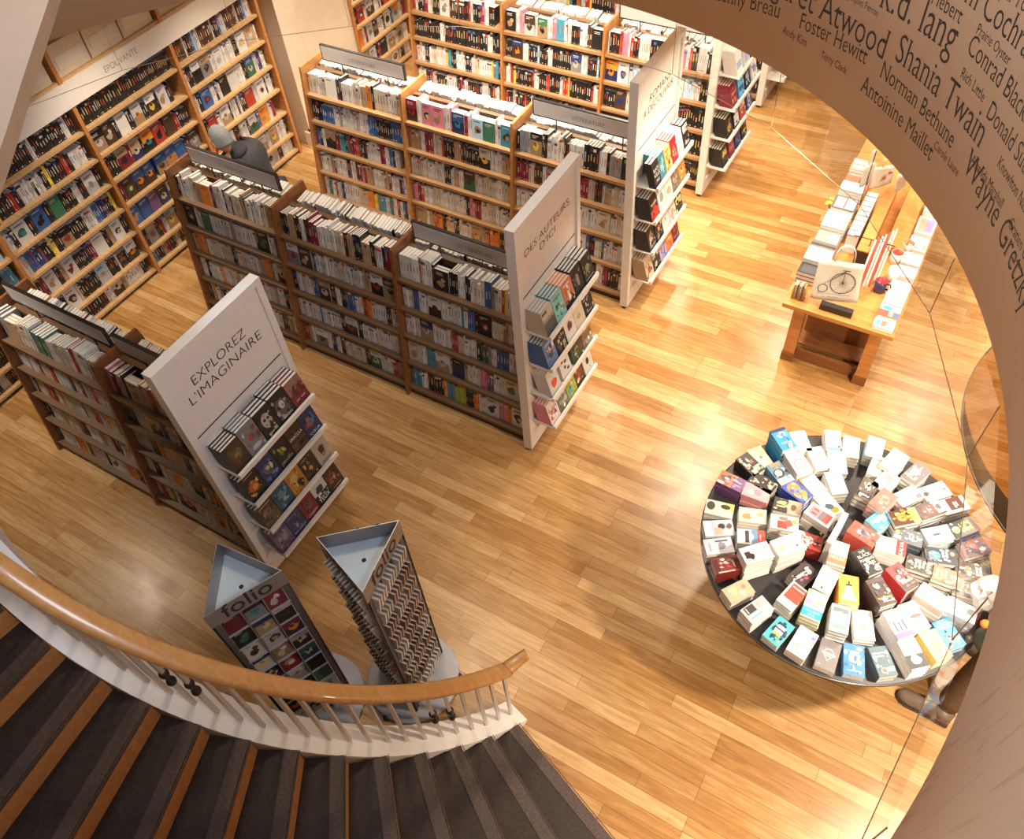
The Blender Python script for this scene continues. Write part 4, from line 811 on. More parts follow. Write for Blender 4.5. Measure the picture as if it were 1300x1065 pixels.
 ((1161, 781.8), (-9, -14), .11, (.82, .80, .77), [E_(.55, .45, .32, .14, (.50, .28, .2)), E_(.55, .5, .36, .06, (.1, .06, .05)), R(0, .05, 1, .3, (.75, .25, .28)), R(.2, .78, .8, .81, (.7, .65, .6))], 'white book with a face and pink foot'),
 ((1118.7, 750.7), (-9, -15), .17, (.045, .02, .015), [blob(.45, .7, .18, (.8, .66, .52), 6), T_('MCCARTNEY', .22, .07, Y_, .8), R(.3, .12, .9, .15, (.6, .55, .5)), R(0, .85, 1, 1, (.08, .05, .06))], 'dark brown book reading MCCARTNEY'),
 ((1145.8, 732.3), (-11, -12), .15, (.62, .03, .03), [R(.0, .0, 1, .3, (.03, .02, .02)), blob(.55, .78, .26, (.12, .01, .01), 9), E_(.3, .55, .12, .08, Wt), R(.2, .38, .8, .45, Wt), R(.2, .28, .9, .35, Wt), R(.3, .14, .9, .2, (.7, .1, .05))], 'red and black book with white title'),
 ((1184.9, 757.9), (-15, -10), .14, (.80, .75, .68), [blob(.6, .15, .12, (.45, .5, .15), 8), blob(.75, .22, .1, (.5, .55, .2), 8), R(.2, .7, .7, .73, (.7, .65, .55)), R(0, 0, .12, .3, (.05, .15, .18))], 'cream book with a green sprig'),
 ((1220, 773.8), (-13, -6), .11, (.55, .62, .70), [R(.25, .7, .55, .9, (.7, .15, .35)), blob(.6, .2, .22, (.03, .03, .05), 8), R(.3, .45, .8, .48, (.3, .35, .4)), R(.3, .38, .7, .41, (.3, .35, .4))], 'light blue book with pink title and black cat'),
 ((1101.5, 711.9), (-9, -12), .18, (.02, .018, .018), [T_('THE', .82, .09, Wt, .4), T_('BLACK', .66, .11, Wt, .8), T_('MAMBAS', .5, .11, Wt, .85), T_('NOIRES', .34, .11, Wt, .7), E_(.75, .15, .18, .1, (.7, .68, .7)), E_(.75, .15, .14, .08, (.3, .25, .28))], 'black book with bold white title'),
 ((1096.4, 677.3), (-11, -7), .15, (.60, .10, .07), [E_(.5, .5, .3, .28, (.20, .16, .20)), E_(.45, .6, .14, .12, (.45, .4, .5)), E_(.5, .55, .06, .05, (.1, .08, .12))], 'red book with a dark purple oval'),
 ((1131.6, 692.6), (-17, -5), .13, (.84, .80, .77), [R(0, 0, 1, .34, (.30, .02, .02)), T_('KALVA', .1, .14, Wt, .9), R(.3, .55, .85, .85, (.55, .55, .68)), R(.2, .36, .3, .5, (.3, .2, .2))], 'white and maroon book'),
 ((1119, 659), (10, -7), .11, (.08, .32, .50), [blob(.5, .6, .25, (.3, .55, .7), 9), blob(.4, .3, .2, (.3, .55, .68), 8), R(.1, .85, .9, .9, (.5, .6, .6))], 'blue watery book'),
 ((1121.6, 634.7), (8, -8), .14, (.68, .16, .13), [E_(.5, .5, .33, .25, (.30, .26, .25))], 'salmon red book with a grey disc'),
 ((1149, 655.7), (15, -3), .14, (.08, .02, .01), [R(.0, .72, 1, 1, (.65, .42, .18)), blob(.5, .4, .35, (.65, .16, .02), 9), blob(.6, .35, .2, (.9, .45, .1), 8), R(.2, .6, .35, .92, (.85, .7, .05)), R(.5, .55, .62, .95, (.85, .7, .05)), R(.7, .6, .8, .95, (.85, .7, .05))], 'black and orange fire book with yellow title'),
 ((1152.6, 680.8), (-16, -5), .10, (.10, .12, .15), [E_(.6, .85, .14, .08, (.8, .65, .15)), R(.15, .72, .4, .95, (.6, .6, .65)), R(.3, .3, .7, .36, (.5, .55, .6)), R(.3, .42, .7, .46, (.5, .55, .6)), R(.3, .18, .7, .22, (.4, .45, .5))], 'slate blue book with a yellow badge'),
 ((1190.7, 678), (16, -3), .11, (.25, .38, .52), [E_(.5, .45, .3, .25, (.7, .74, .78)), E_(.5, .45, .08, .16, (.05, .06, .1)), R(0, .8, .4, 1, (.8, .78, .75)), R(.5, .85, .9, .97, (.65, .4, .3))], 'sky blue book with a small dark boat'),
 ((1223.6, 669), (13, -5), .09, (.05, .055, .05), [R(.2, .6, .75, .68, (.75, .8, .1)), R(.2, .72, .75, .8, (.75, .8, .1)), R(.2, .5, .7, .56, (.75, .8, .1)), blob(.5, .2, .25, (.5, .55, .45), 9), R(.2, .38, .8, .41, Wt)], 'black book with yellow-green title'),
 ((1236.7, 695.2), (14, -4), .11, (.06, .03, .035), [E_(.35, .5, .16, .12, (.65, .12, .1)), blob(.7, .75, .18, (.5, .45, .45), 7)], 'black book with a red ball'),
 ((1196, 705.7), (15, 2), .11, (.015, .015, .03), [E_(.5, .25, .3, .2, (.03, .25, .45)), R(.2, .5, .6, .58, (.6, .65, .65)), R(.2, .62, .6, .7, (.6, .65, .65)), E_(.3, .85, .14, .08, (.7, .2, .15)), E_(.8, .1, .08, .04, (.6, .1, .2))], 'black book with a blue globe'),
 ((1171, 717.6), (15, 5), .10, (.03, .02, .02), [R(.1, .65, .9, .95, (.70, .50, .32)), blob(.5, .82, .22, (.05, .03, .03), 8), R(.2, .25, .8, .32, (.6, .5, .3)), R(.2, .38, .8, .45, (.6, .5, .3)), R(.2, .5, .7, .56, Wt)], 'black book with a sand-coloured top'),
 ((1203.9, 732), (14, 5), .11, (.13, .11, .07), [R(.2, .1, .8, .18, (.6, .58, .2)), R(.2, .24, .8, .32, (.6, .58, .2)), R(.2, .38, .7, .45, (.6, .58, .2)), blob(.5, .75, .25, (.4, .33, .28), 8)], 'dark olive book with yellow title'),
 ((1232.8, 724), (12, 2), .10, (.03, .02, .02), [R(.2, .65, .8, .73, Wt), R(.2, .77, .8, .85, Wt), E_(.5, .4, .25, .12, (.6, .15, .05))], 'black book with white and orange title'),
 ((1136, 584.7), (9, -10), .13, (.85, .83, .80), [blob(.55, .82, .18, (.35, .45, .6), 7), R(.2, .6, .8, .63, (.75, .72, .7))], 'white book with a small blue mark'),
 ((1163.6, 600.5), (10, -9), .13, (.17, .15, .15), [R(.15, .62, .6, .70, Wt), R(.15, .50, .7, .58, Wt), R(.15, .38, .6, .46, Wt), R(.15, .15, .7, .18, (.6, .58, .58))], 'dark grey book with white title'),
 ((1124.8, 611), (8, -8), .11, (.72, .70, .69), [R(.2, .6, .8, .68, (.2, .2, .2)), R(.2, .72, .8, .8, (.2, .2, .2)), blob(.5, .3, .3, (.45, .44, .44), 9)], 'pale grey book with black title'),
 ((1153, 629.4), (12, -6), .11, (.80, .80, .77), [blob(.4, .4, .3, (.68, .73, .70), 9), ('p', [(.6, .95), (.95, .95), (.9, .75), (.7, .72)], (.15, .15, .2))], 'white lacy book with a black corner'),
 ((1187.3, 624), (15, -5), .06, (.84, .82, .79), [E_(.5, .85, .1, .06, (.1, .15, .35)), blob(.5, .15, .18, (.08, .07, .07), 8), R(.3, .5, .7, .54, (.4, .38, .38))], 'white book with black birds'),
 ((1180.7, 646.5), (14, -5), .14, (.10, .08, .08), [R(.2, .3, .8, .65, (.60, .08, .07)), R(0, .7, .9, 1, (.5, .47, .45)), blob(.5, .85, .2, (.12, .1, .1), 7), R(.3, .4, .7, .43, (.8, .5, .45))], 'grey and red book'),
 ((1211, 641), (15, -4), .08, (.76, .71, .67), [R(.0, .3, .8, .85, (.12, .04, .03)), R(.3, .5, .7, .57, Wt), R(.3, .6, .6, .66, Wt), E_(.6, .12, .2, .08, (.6, .4, .35))], 'dark photograph book with white border'),
 ((1231, 749), (12, 4), .09, (.06, .055, .05), [R(.1, .1, .5, .3, Wt), R(.1, .4, .4, .45, (.5, .5, .5))], 'black book near the plastic bag'),
 ((1111, 568), (3, -12), .10, (.35, .50, .62), [E_(.5, .7, .3, .12, (.65, .75, .8)), blob(.5, .3, .2, (.7, .72, .72), 7)], 'pale blue book at the far rim'),
 ((1115, 592), (4, -11), .09, (.76, .66, .58), [blob(.5, .5, .25, (.7, .5, .38), 8), R(.2, .8, .8, .84, (.6, .5, .45))], 'peach and white book by the divider'),
 ((1101, 621), (5, -9), .11, (.12, .10, .09), [blob(.5, .6, .25, (.6, .58, .55), 7), R(.1, .1, .9, .3, (.04, .03, .03)), R(.2, .16, .8, .24, Wt)], 'black and white photograph book by the divider'),
]
CNT = 0
for (cp, av, h, col, arts, desc) in ST:
    if sum(col) < 1.1 and 'plain' not in desc and 'emblem' not in desc: arts = busy(arts, col, len(desc)*13)
    zt = TZ+h
    c0 = PZ(cp[0], cp[1], zt); c1 = PZ(cp[0]+av[0], cp[1]+av[1], zt)
    d = Vector((c1.x-c0.x, c1.y-c0.y, 0)); L = max(.152, min(.19, 2.08*d.length)); d.normalize(); w = L*.615
    xa = Vector((d.y, -d.x, 0))
    n = max(1, round(h/.034)); t = h/n
    for k in range(n):
        jx, jy = random.uniform(-.003, .003), random.uniform(-.003, .003); rz = random.uniform(-.03, .03)
        if k == n-1: jx = jy = rz = 0
        M = Matrix.Translation((c0.x+jx, c0.y+jy, TZ+k*t+.0004)) @ frame((0, 0, 0), xa, d, (0, 0, 1)) @ Matrix.Rotation(rz, 4, 'Z') @ Matrix.Translation((-w/2, -L/2, 0))
        lab = f'{desc}, topmost of its stack on the round table' if k == n-1 else f'{["second","third","fourth","fifth","sixth"][n-2-k]} book down under the {desc}'
        lab = ' '.join(lab.split()[:16])
        place_book(M, w, L, t-.0008, tuple(min(1, x) for x in col), arts if k == n-1 else None, lab, 'stacked paperbacks on the round table', name='stacked_book')
        CNT += 1
# clear divider standing on the round table with cards
def standing_card(p0, p1, z0, z1, name, m, label, cat, th=.004):
    a, b2 = Vector(p0), Vector(p1); d = (b2-a); L = d.length; d.normalize()
    g = G(); g.box(0, -th/2, 0, L, th/2, z1-z0); o = g.build(name, m); o.matrix_world = frame((a.x, a.y, z0), (d.x, d.y, 0), (-d.y, d.x, 0), (0, 0, 1)); return tag(o, label, cat)
pa = PZ(1125, 545, .98); pb = PZ(1058, 685, .98)
standing_card((pb.x, pb.y), (pa.x, pa.y), TZ+.001, .98, 'acrylic_divider', glass_mat('acrylic', (.95, .95, .93), gloss=.15), 'clear acrylic divider standing across the middle of the round table', 'divider')
pa = PZ(1083, 642, .97); pb = PZ(1062, 680, .97)
o = standing_card((pb.x-.02, pb.y-.06), (pa.x-.02, pa.y-.06), TZ+.002, .97, 'white_card_holder', WHITES, 'narrow white card holder standing beside the clear divider', 'card holder', th=.03)

# ================================================================== FOLIO SPINNERS
FOLM = mat('grey_aluminium', (.34, .32, .33), .38, metal=.55, noise=.06)
LILAC = mat('blue_grey_plastic', (.42, .44, .50), .45)
RW = ['top', 'second', 'third', 'fourth', 'fifth', 'sixth', 'seventh', 'eighth', 'ninth']
def spinner(V, label, unit, filled):
    c = Vector((sum(v[0] for v in V)/3, sum(v[1] for v in V)/3, 0)); ZT, ZR = 1.62, 1.50
    root = empty('folio_spinner', c); tag(root, label, 'display stand')
    P3 = [Vector((v[0], v[1], 0))-c for v in V]
    # order counter-clockwise
    if (P3[1]-P3[0]).cross(P3[2]-P3[0]).z < 0: P3 = [P3[0], P3[2], P3[1]]
    def off(k):   # inset triangle
        return [(p*(1-k)) for p in P3]
    g = G(); o_, i_ = off(0), off(.035)
    def tri(ps): return [(p.x, p.y) for p in ps]
    vs = []; ps = []
    for (a, z) in ((o_, ZR), (o_, ZT), (i_, ZT), (i_, ZR+.01)): vs += [(p.x, p.y, z) for p in a]
    fs = []
    for r in range(3):
        for k in range(3): fs.append((r*3+k, r*3+(k+1) % 3, (r+1)*3+(k+1) % 3, (r+1)*3+k))
    g.add(vs, fs); rim = g.build('header_rim', FOLM, root)
    g = G(); g.prism(tri(off(.03)), ZR, ZR+.012); tr = g.build('tray', TRAYM, root)
    g = G(); g.lathe([(.0005, .0), (.011, .0), (.011, .001)], 16, M=Matrix.Translation((0, 0, ZR+.0125))); g.build('hole', BLACK, tr)
    g = G(); g.lathe([(.03, 0), (.275, 0), (.28, .008), (.28, .03), (.27, .038), (.03, .038)], 48); g.build('base', LILAC, root)
    for k in range(3):
        a = 2*PI*k/3+.5; g = G(); g.lathe([(.012, 0), (.02, .006), (.02, .03), (.01, .034)], 10, M=Matrix.Translation((.28*math.cos(a), .28*math.sin(a), 0))); g.build('caster', BLACK, root)
    g = G(); g.prism(tri(off(.42)), .038, ZR); g.build('core', DARKB, root)
    for k in range(3):
        p = P3[k]*.965; g = G()
        for q in (P3[(k+1) % 3], P3[(k+2) % 3]):
            d = (q-P3[k]).normalized(); nn = Vector((d.y, -d.x, 0)); 
            e = p+d*.032
            g.add([(p.x, p.y, .038), (e.x, e.y, .038), (e.x, e.y, ZR), (p.x, p.y, ZR)], [(0, 1, 2, 3), (3, 2, 1, 0)])
            g.tube([(p.x, p.y, .038), (p.x, p.y, ZR)], .006, 6)
        g.build('corner_post', FOLM, root)
    for k in range(3):
        a, b2 = P3[k], P3[(k+1) % 3]; L = (b2-a).length; d = (b2-a).normalized(); nn = Vector((d.y, -d.x, 0))
        M = frame((a.x, a.y, 0), d, (0, 0, 1), nn)
        g = G(); g.text('folio', .075, ZR+.022, .105, width=.24, z=.0015, M=M, offset=.004); g.build('lettering', INK, rim)
        for cc in (1, 2):
            x = .03+(L-.06)*cc/3; g = G(); g.box(x-.003, .04, -.075, x+.003, ZR, .002, M=M); g.build('divider', FOLM, root)
        if k not in filled: continue
        mode = filled[k]
        for rr in range(9):
            zb = ZR-.145-rr*.155
            if zb < .05: break
            g = G(); g.box(.032, zb-.006, -.078, L-.032, zb, .0 if mode == 'dark' else .01, M=M); g.build('pocket_shelf', LILAC, root)
            for cc in range(3):
                x0 = .034+(L-.068)*cc/3+.004; w = (L-.068)/3-.012
                rn = random.Random(hash_(rr, cc, k, int(abs(c.x)*100)))
                face = '' if mode == 'dark' else ('left face, ' if k == 0 else 'right face, ')
                if mode == 'dark':
                    for b_ in range(2):
                        t = .008; dy = -.026+b_*(t+.003); colr = jit(rn.choice([C[q_] for q_ in 'kkndmveaswk']), .3); colr = tuple(x*.6 for x in colr)
                        A = rand_art(rn, colr) if b_ else None
                        MM = Matrix.Translation(c+M @ Vector((x0, zb+.001, dy))) @ frame((0, 0, 0), d, (0, 0, 1), nn) @ Matrix.Rotation(math.radians(-9), 4, 'X')
                        place_book(MM, w, .13, t, colr, A, f'{["rear","front"][b_]} booklet, {RW[rr]} row down, {["left","middle","right"][cc]} column, {unit}', 'booklets in the left folio spinner', cat='booklet', name='booklet')
                else:
                    m4 = 4; base_c = rn.choice([(.30, .20, .14), (.34, .25, .19), (.60, .57, .54), (.42, .33, .26), (.25, .17, .13)])
                    if rr == 0: base_c = (.62, .60, .58)
                    for b_ in range(m4):
                        t = .0115; xx = x0+.004+b_*(w-.012)/(m4-1)*.86; colr = jit(base_c, .25)
                        fan = math.radians((b_-1.5)*3)
                        MM = Matrix.Translation(c+M @ Vector((xx, zb+.001, -.062))) @ frame((0, 0, 0), nn, (0, 0, 1), -d) @ Matrix.Rotation(math.radians(-8), 4, 'Z') @ Matrix.Translation((0, 0, -t)) 
                        if 'pb' not in MESHC:
                            g = G(); g.box(0, 0, 0, .075, .125, t*.18, (.5, .42, .38)); g.box(0, 0, t*.82, .075, .125, t, (.5, .42, .38)); g.box(.0735, 0, t*.18, .075, .125, t*.82, (.55, .47, .42)); MESHC['pb'] = g.build('booklet', PRINT)
                            MESHC['pbp'] = page_geo(.074, .125, t).build('page_block', PAPER, MESHC['pb']); o = MESHC['pb']
                        g = G(); g.box(0, 0, 0, .075, .125, t*.18, colr); g.box(0, 0, t*.82, .075, .125, t, colr); g.box(.0735, 0, t*.18, .075, .125, t*.82, tuple(min(1, x*1.15) for x in colr))
                        o = g.build('booklet', PRINT); p_ = MESHC['pbp'].copy(); COL.objects.link(p_); p_.parent = o; o.matrix_world = MM
                        tag(o, f'{["first","second","third","fourth"][b_]} booklet, {face}{RW[rr]} row down, {["left","middle","right"][cc]} column, {unit}', 'booklet', 'booklets in the right folio spinner')
# left spinner: face towards the camera shows dark covers; right spinner: fanned page edges
spinner([(-2.16, .549), (-2.371, .865), (-1.996, .899)], 'grey triangular folio spinner of dark booklets, nearer the EXPLOREZ panel', 'left folio spinner', {0: 'dark'})
spinner([(-1.965, 1.109), (-1.667, 1.37), (-1.60, .987)], 'grey triangular folio spinner of pale booklets, right of the other one', 'right folio spinner', {0: 'pale', 1: 'pale'})

for k_ in ('pbp', 'pb'): bpy.data.objects.remove(MESHC[k_])
# ================================================================== GIFT TABLE (right, under the drum edge)
DX0, DX1, DY0, DY1 = -.68, .08, 4.45, 7.35
dk = empty('gift_table', (DX0, DY0, 0)); tag(dk, 'long orange wooden table of gifts and calendars right of the aisle', 'table')
def DB(x0, y0, z0, x1, y1, z1): g = G(); g.box(x0-DX0, y0-DY0, z0, x1-DX0, y1-DY0, z1); return g
DESKW = wood('desk_orange_wood', (.42, .16, .04), (.56, .24, .07), .35)
DB(DX0, DY0, .715, DX1, DY1, .75).build('tabletop', DESKW, dk)
DB(DX0+.03, DY0+.14, .69, DX1-.03, DY1-.14, .715).build('apron', DARKB, dk)
for x in (-.62, -.07):
    for y in (4.64, 7.08):
        DB(x, y, .09, x+.085, y+.085, .69).build('leg', DESKW, dk); DB(x-.006, y-.006, 0, x+.091, y+.091, .09).build('foot', WOODC, dk)
for y in (4.69, 7.1): DB(-.54, y, .0, -.065, y+.03, .1).build('rail', WOODC, dk)
DB(-.54, 4.9, .1, -.065, 4.925, .69).build('end_board', WOODC, dk)
DB(-.6, 4.75, .1, -.0, 7.1, .12).build('shelf', WOODC, dk)
g = G()
for i in range(5): g.box(.09-0, .27, .50+i*.025, .26, .30, .505+i*.025)
g.build('vent_slats', BLACK, dk)
rb = empty('wooden_riser', (-.36, 4.98, .75)); tag(rb, 'long narrow wooden riser box along the middle of the gift table', 'riser')
g = G(); g.box(0, 0, .19, .085, .95, .2); g.build('top', DESKW, rb)
g = G(); g.box(0, .002, 0, .085, .012, .19); g.build('end_face', DARKB, rb)
g = G(); g.box(0, .012, 0, .01, .95, .19); g.box(.075, .012, 0, .085, .95, .19); g.box(.01, .94, 0, .075, .95, .19); g.build('side', DESKW, rb)
rb2 = empty('wooden_riser', (-.2, 5.25, .75)); tag(rb2, 'low wide wooden riser right of the narrow one on the gift table', 'riser')
g = G(); g.box(0, 0, .0, .13, 1.4, .09); g.build('top', DESKW, rb2)
CANV = mat('cream_canvas', (.66, .60, .50), .9, noise=.06, nscale=80)
def tote(cs, label, art=None, th=.012):
    """cs: bottom-left, bottom-right, top-right, top-left in world"""
    cs = [Vector(c) for c in cs]; nn = (cs[1]-cs[0]).cross(cs[3]-cs[0]).normalized(); base = (cs[0]+cs[1])/2
    root = empty('tote_bag', base); tag(root, label, 'tote bag')
    nx, ny = 8, 8; front = []; back = []
    for j in range(ny+1):
        for i in range(nx+1):
            u, v = i/nx, j/ny; p = (cs[0]*(1-u)+cs[1]*u)*(1-v)+(cs[3]*(1-u)+cs[2]*u)*v-base
            b_ = .010*math.sin(PI*u)*(1-v*.6)+.003*math.sin(7*u+3*v)
            front.append(p+nn*b_); back.append(p-nn*(th))
    g = G(); W1 = nx+1; N_ = len(front); fs = []
    for j in range(ny):
        for i in range(nx):
            a = j*W1+i; fs.append((a, a+1, a+W1+1, a+W1)); fs.append((N_+a, N_+a+W1, N_+a+W1+1, N_+a+1))
    for i in range(nx): fs.append((i+1, i, N_+i, N_+i+1)); k = ny*W1+i; fs.append((k, k+1, N_+k+1, N_+k))
    for j in range(ny): a = j*W1; fs.append((a, a+W1, N_+a+W1, N_+a)); a += nx; fs.append((a+W1, a, N_+a, N_+a+W1))
    g.add(front+back, fs, smooth=True); body = g.build('bag_body', CANV, root)
    up = (cs[3]-cs[0]).normalized(); rt_ = (cs[1]-cs[0]); L = rt_.length; rt_.normalize()
    for s_ in (-1, 1):
        g = G(); pts = []
        for i in range(13):
            a = PI*i/12; pts.append(cs[3]-base+rt_*(L*(.5-.2*math.cos(a)))+up*(.12*math.sin(a)**.6)+nn*(.006*s_))
        rings = []
        for p in pts: rings.append([tuple(p+rt_*.0+nn*.001+up*0+Vector((0, 0, 0))), tuple(p+nn*-.001)])
        g = G(); g.tube(pts, .007, 6, sq=.4); g.build('strap', CANV, root)
    if art:
        o_ = cs[0]-base; H_ = (cs[3]-cs[0]).length; M = frame(o_, rt_, up, nn) @ Matrix.Translation((0, 0, .022)); art(L, H_, M, body)
    return root
def penny(L, H, M, par):
    g = G(); c = (L*.58, H*.5); r = H*.26
    def ring(cx, cy, r, w=.0025):
        n = 28; g.add([(cx+(r+(w if i % 2 else -w))*math.cos(2*PI*(i//2)/n), cy+(r+(w if i % 2 else -w))*math.sin(2*PI*(i//2)/n), 0) for i in range(2*n)], [(2*i, 2*i+1, (2*i+3) % (2*n), (2*i+2) % (2*n)) for i in range(n)], M=M)
    ring(c[0], c[1], r); ring(L*.2, H*.33, H*.1)
    for i in range(10):
        a = PI*i/10; dx, dy = math.cos(a), math.sin(a); g.add([(c[0]-dx*r-dy*.0006, c[1]-dy*r+dx*.0006, 0), (c[0]-dx*r+dy*.0006, c[1]-dy*r-dx*.0006, 0), (c[0]+dx*r+dy*.0006, c[1]+dy*r-dx*.0006, 0), (c[0]+dx*r-dy*.0006, c[1]+dy*r+dx*.0006, 0)], [(0, 1, 2, 3)], M=M)
    g.box(c[0]-.002, c[1], 0, c[0]+.002, c[1]+r+.02, .0005, M=M); g.box(c[0]-.02, c[1]+r+.015, 0, c[0]+.03, c[1]+r+.02, .0005, M=M)
    g.add([(L*.2, H*.43, 0), (L*.21, H*.45, 0), (c[0], c[1]+r+.01, 0), (c[0]-.005, c[1]+r-.004, 0)], [(0, 1, 2, 3)], M=M)
    g.text('penny farthing', L*.35, H*.12, .008, M=M); g.box(L*.1, H*.2, 0, L*.8, H*.205, .0005, M=M)
    g.build('bicycle_print', BLACK, par)
def pz(q, z): v = PZ(q[0], q[1], z); return (v.x, v.y, z)
tote([pz((1028, 378), .80), pz((1088, 385), .80), pz((1098, 337), 1.10), pz((1041, 329), 1.10)], 'cream tote bag printed with a penny farthing bicycle, near end of gift table', penny)
def redprint(L, H, M, par):
    g = G(); g.add([(L*.4, H*.4, 0), (L*.55, H*.42, 0), (L*.5, H*.6, 0), (L*.35, H*.55, 0)], [(0, 1, 2, 3)], M=M); g.add([(L*.6, H*.6, 0), (L*.8, H*.62, 0), (L*.75, H*.82, 0), (L*.6, H*.8, 0)], [(0, 1, 2, 3)], M=M)
    g.build('red_print', mat('red_ink', (.45, .06, .04), .7), par)
tote([pz((1104, 240), 1.0), pz((1131, 232), 1.0), pz((1138, 210), 1.2), pz((1112, 214), 1.2)], 'cream tote bag with red print hanging at the far end of the gift table', redprint)
tote([pz((1092, 238), 1.0), pz((1104, 228), 1.0), pz((1112, 205), 1.2), pz((1100, 212), 1.2)], 'plain cream tote bag hanging left of the red-printed one')
tote([pz((1136, 243), 1.0), pz((1150, 236), 1.0), pz((1152, 224), 1.2), pz((1142, 222), 1.2)], 'plain cream tote bag hanging nearest the drum edge')
def simple(name, x0, y0, z0, x1, y1, z1, m, label, cat, arts=None, col=None):
    g = G()
    if col is not None:
        w, l, t = x1-x0, y1-y0, z1-z0; cover_geo(g, w, l, t, col, arts); o = g.build(name, PRINT); page_geo(w, l, t).build('page_block', PAPER, o)
        o.location = (x0, y0, z0); return tag(o, label, cat)
    g.box(0, 0, 0, x1-x0, y1-y0, z1-z0); o = g.build(name, m); o.location = (x0, y0, z0); return tag(o, label, cat)
simple('black_display_box', -.44, 4.50, .751, -.22, 4.545, .80, BLACK, 'low black display box under the bicycle tote bag', 'box')
# bookmarks in a clear holder
bh = empty('bookmark_holder', (-.65, 4.52, .751)); tag(bh, 'clear acrylic holder of bookmarks at the near left corner of the gift table', 'holder')
g = G(); g.box(0, 0, 0, .09, .003, .07); g.box(0, .1, 0, .09, .103, .1); g.box(0, 0, 0, .003, .103, .08); g.box(.087, 0, 0, .09, .103, .08); g.build('clear_box', MATS['acrylic'], bh)
for i in range(7):
    g = G(); g.box(.006+i*.0115, .01, 0, .014+i*.0115, .06, .12+.006*(i % 3)); g.build('bookmark', mat(['bm_tan', 'bm_cream', 'bm_brown'][i % 3], [(.5, .35, .2), (.7, .62, .5), (.25, .14, .08)][i % 3], .6), bh)
desk_l = [(4.70, .11, .10, K, [R(.1, .1, .9, .9, (.05, .05, .06))], 'black box under white cards at the left edge of the gift table'),
          (4.82, .15, .13, Wt, [R(0, .6, 1, 1, (.15, .4, .65)), blob(.5, .5, .2, (.4, .6, .8))], 'white and blue picture book on the left edge of the gift table'),
          (5.02, .17, .11, (.10, .09, .08), [R(.05, .3, .95, 1, (.35, .28, .2)), R(.6, .3, .95, 1, (.3, .33, .4)), R(0, 0, 1, .12, (.02, .02, .02))], 'dark atlas-like book with a grey map cover'),
          (5.24, .2, .12, (.35, .36, .42), [R(.05, .1, .45, .9, (.6, .6, .62)), blob(.25, .5, .15, (.15, .2, .45), 8), R(.5, .1, .75, .9, (.2, .25, .45)), R(.8, .1, .95, .9, (.65, .3, .2))], 'blue, white and orange picture book'),
          (5.50, .17, .10, (.06, .05, .05), [R(.1, .1, .5, .9, (.3, .25, .28)), R(.55, .1, .95, .9, (.35, .33, .35))], 'dark photograph book beside the yellow flowers'),
          (5.72, .12, .12, Wt, [R(.05, .4, .95, .6, (.55, .5, .5))], 'white book halfway along the gift table'),
          (5.88, .10, .08, (.65, .12, .06), [R(.6, 0, 1, 1, (.03, .03, .03))], 'red and black box on the left of the gift table'),
          (6.0, .16, .12, (.30, .28, .25), [R(.1, .2, .9, .4, (.6, .58, .5)), R(.1, .6, .9, .8, (.6, .58, .5))], 'grey printed box at the far left of the gift table')]
for i, (y, l, h, c_, A, lb) in enumerate(desk_l):
    n = max(1, int(h/.03)); t = h/n
    for k in range(n):
        simple('gift_book', -.675, y, .751+k*t, -.50, y+l, .751+(k+1)*t-.001, None, lb if k == n-1 else f'{["second","third","fourth"][n-2-k]} copy down beneath the {" ".join(lb.split()[:9])}', 'book', A if k == n-1 else None, c_)
desk_r = [(4.475, .09, .03, (.72, .70, .72), [R(.1, .2, .3, .8, (.1, .3, .6)), R(.35, .2, .6, .8, (.6, .15, .1)), R(.65, .2, .85, .8, (.5, .4, .6))], 'small multicoloured card set at the near right corner'),
          (4.575, .12, .045, (.60, .08, .06), [R(0, .55, 1, 1, Wt), E_(.35, .75, .25, .16, (.05, .25, .6)), R(.5, .1, .7, .5, (.7, .6, .3)), R(.75, .0, 1, .5, (.1, .12, .25))], 'red box with a blue oval'),
          (4.71, .11, .045, (.75, .74, .76), [blob(.4, .5, .2, (.55, .5, .6)), R(.7, .2, .95, .8, (.2, .35, .6))], 'white and blue card packet'),
          (4.84, .14, .035, Wt, [R(.2, .4, .8, .5, (.7, .65, .62))], 'plain white card packet'),
          (5.01, .11, .06, (.80, .78, .74), [], 'cream white box on the right edge'),
          (5.15, .13, .06, Wt, [E_(.4, .5, .1, .1, (.6, .58, .55))], 'white box with a grey dot'),
          (5.32, .16, .06, (.80, .79, .76), [R(.3, .4, .8, .5, (.2, .5, .3)), R(.8, .1, .95, .5, (.7, .35, .15)), R(.1, .7, .2, .9, (.2, .5, .6))], 'white calendar with green and orange marks'),
          (5.51, .2, .07, (.72, .66, .62), [R(.1, .1, .5, .9, (.65, .3, .22)), R(.5, .1, .9, .9, (.3, .2, .45))], 'orange and purple calendar'),
          (5.78, .15, .07, (.55, .48, .4), [blob(.5, .5, .25, (.7, .62, .5)), R(.7, .1, .95, .9, (.25, .28, .3))], 'grey and cream calendar nearest the drum')]
for (y, l, h, c_, A, lb) in desk_r:
    simple('gift_packet', -.075+(y-4.475)*.02, y, .751, .06+(y-4.475)*.01, y+l, .751+h, None, lb+', right edge of the gift table', 'packet', A, c_)
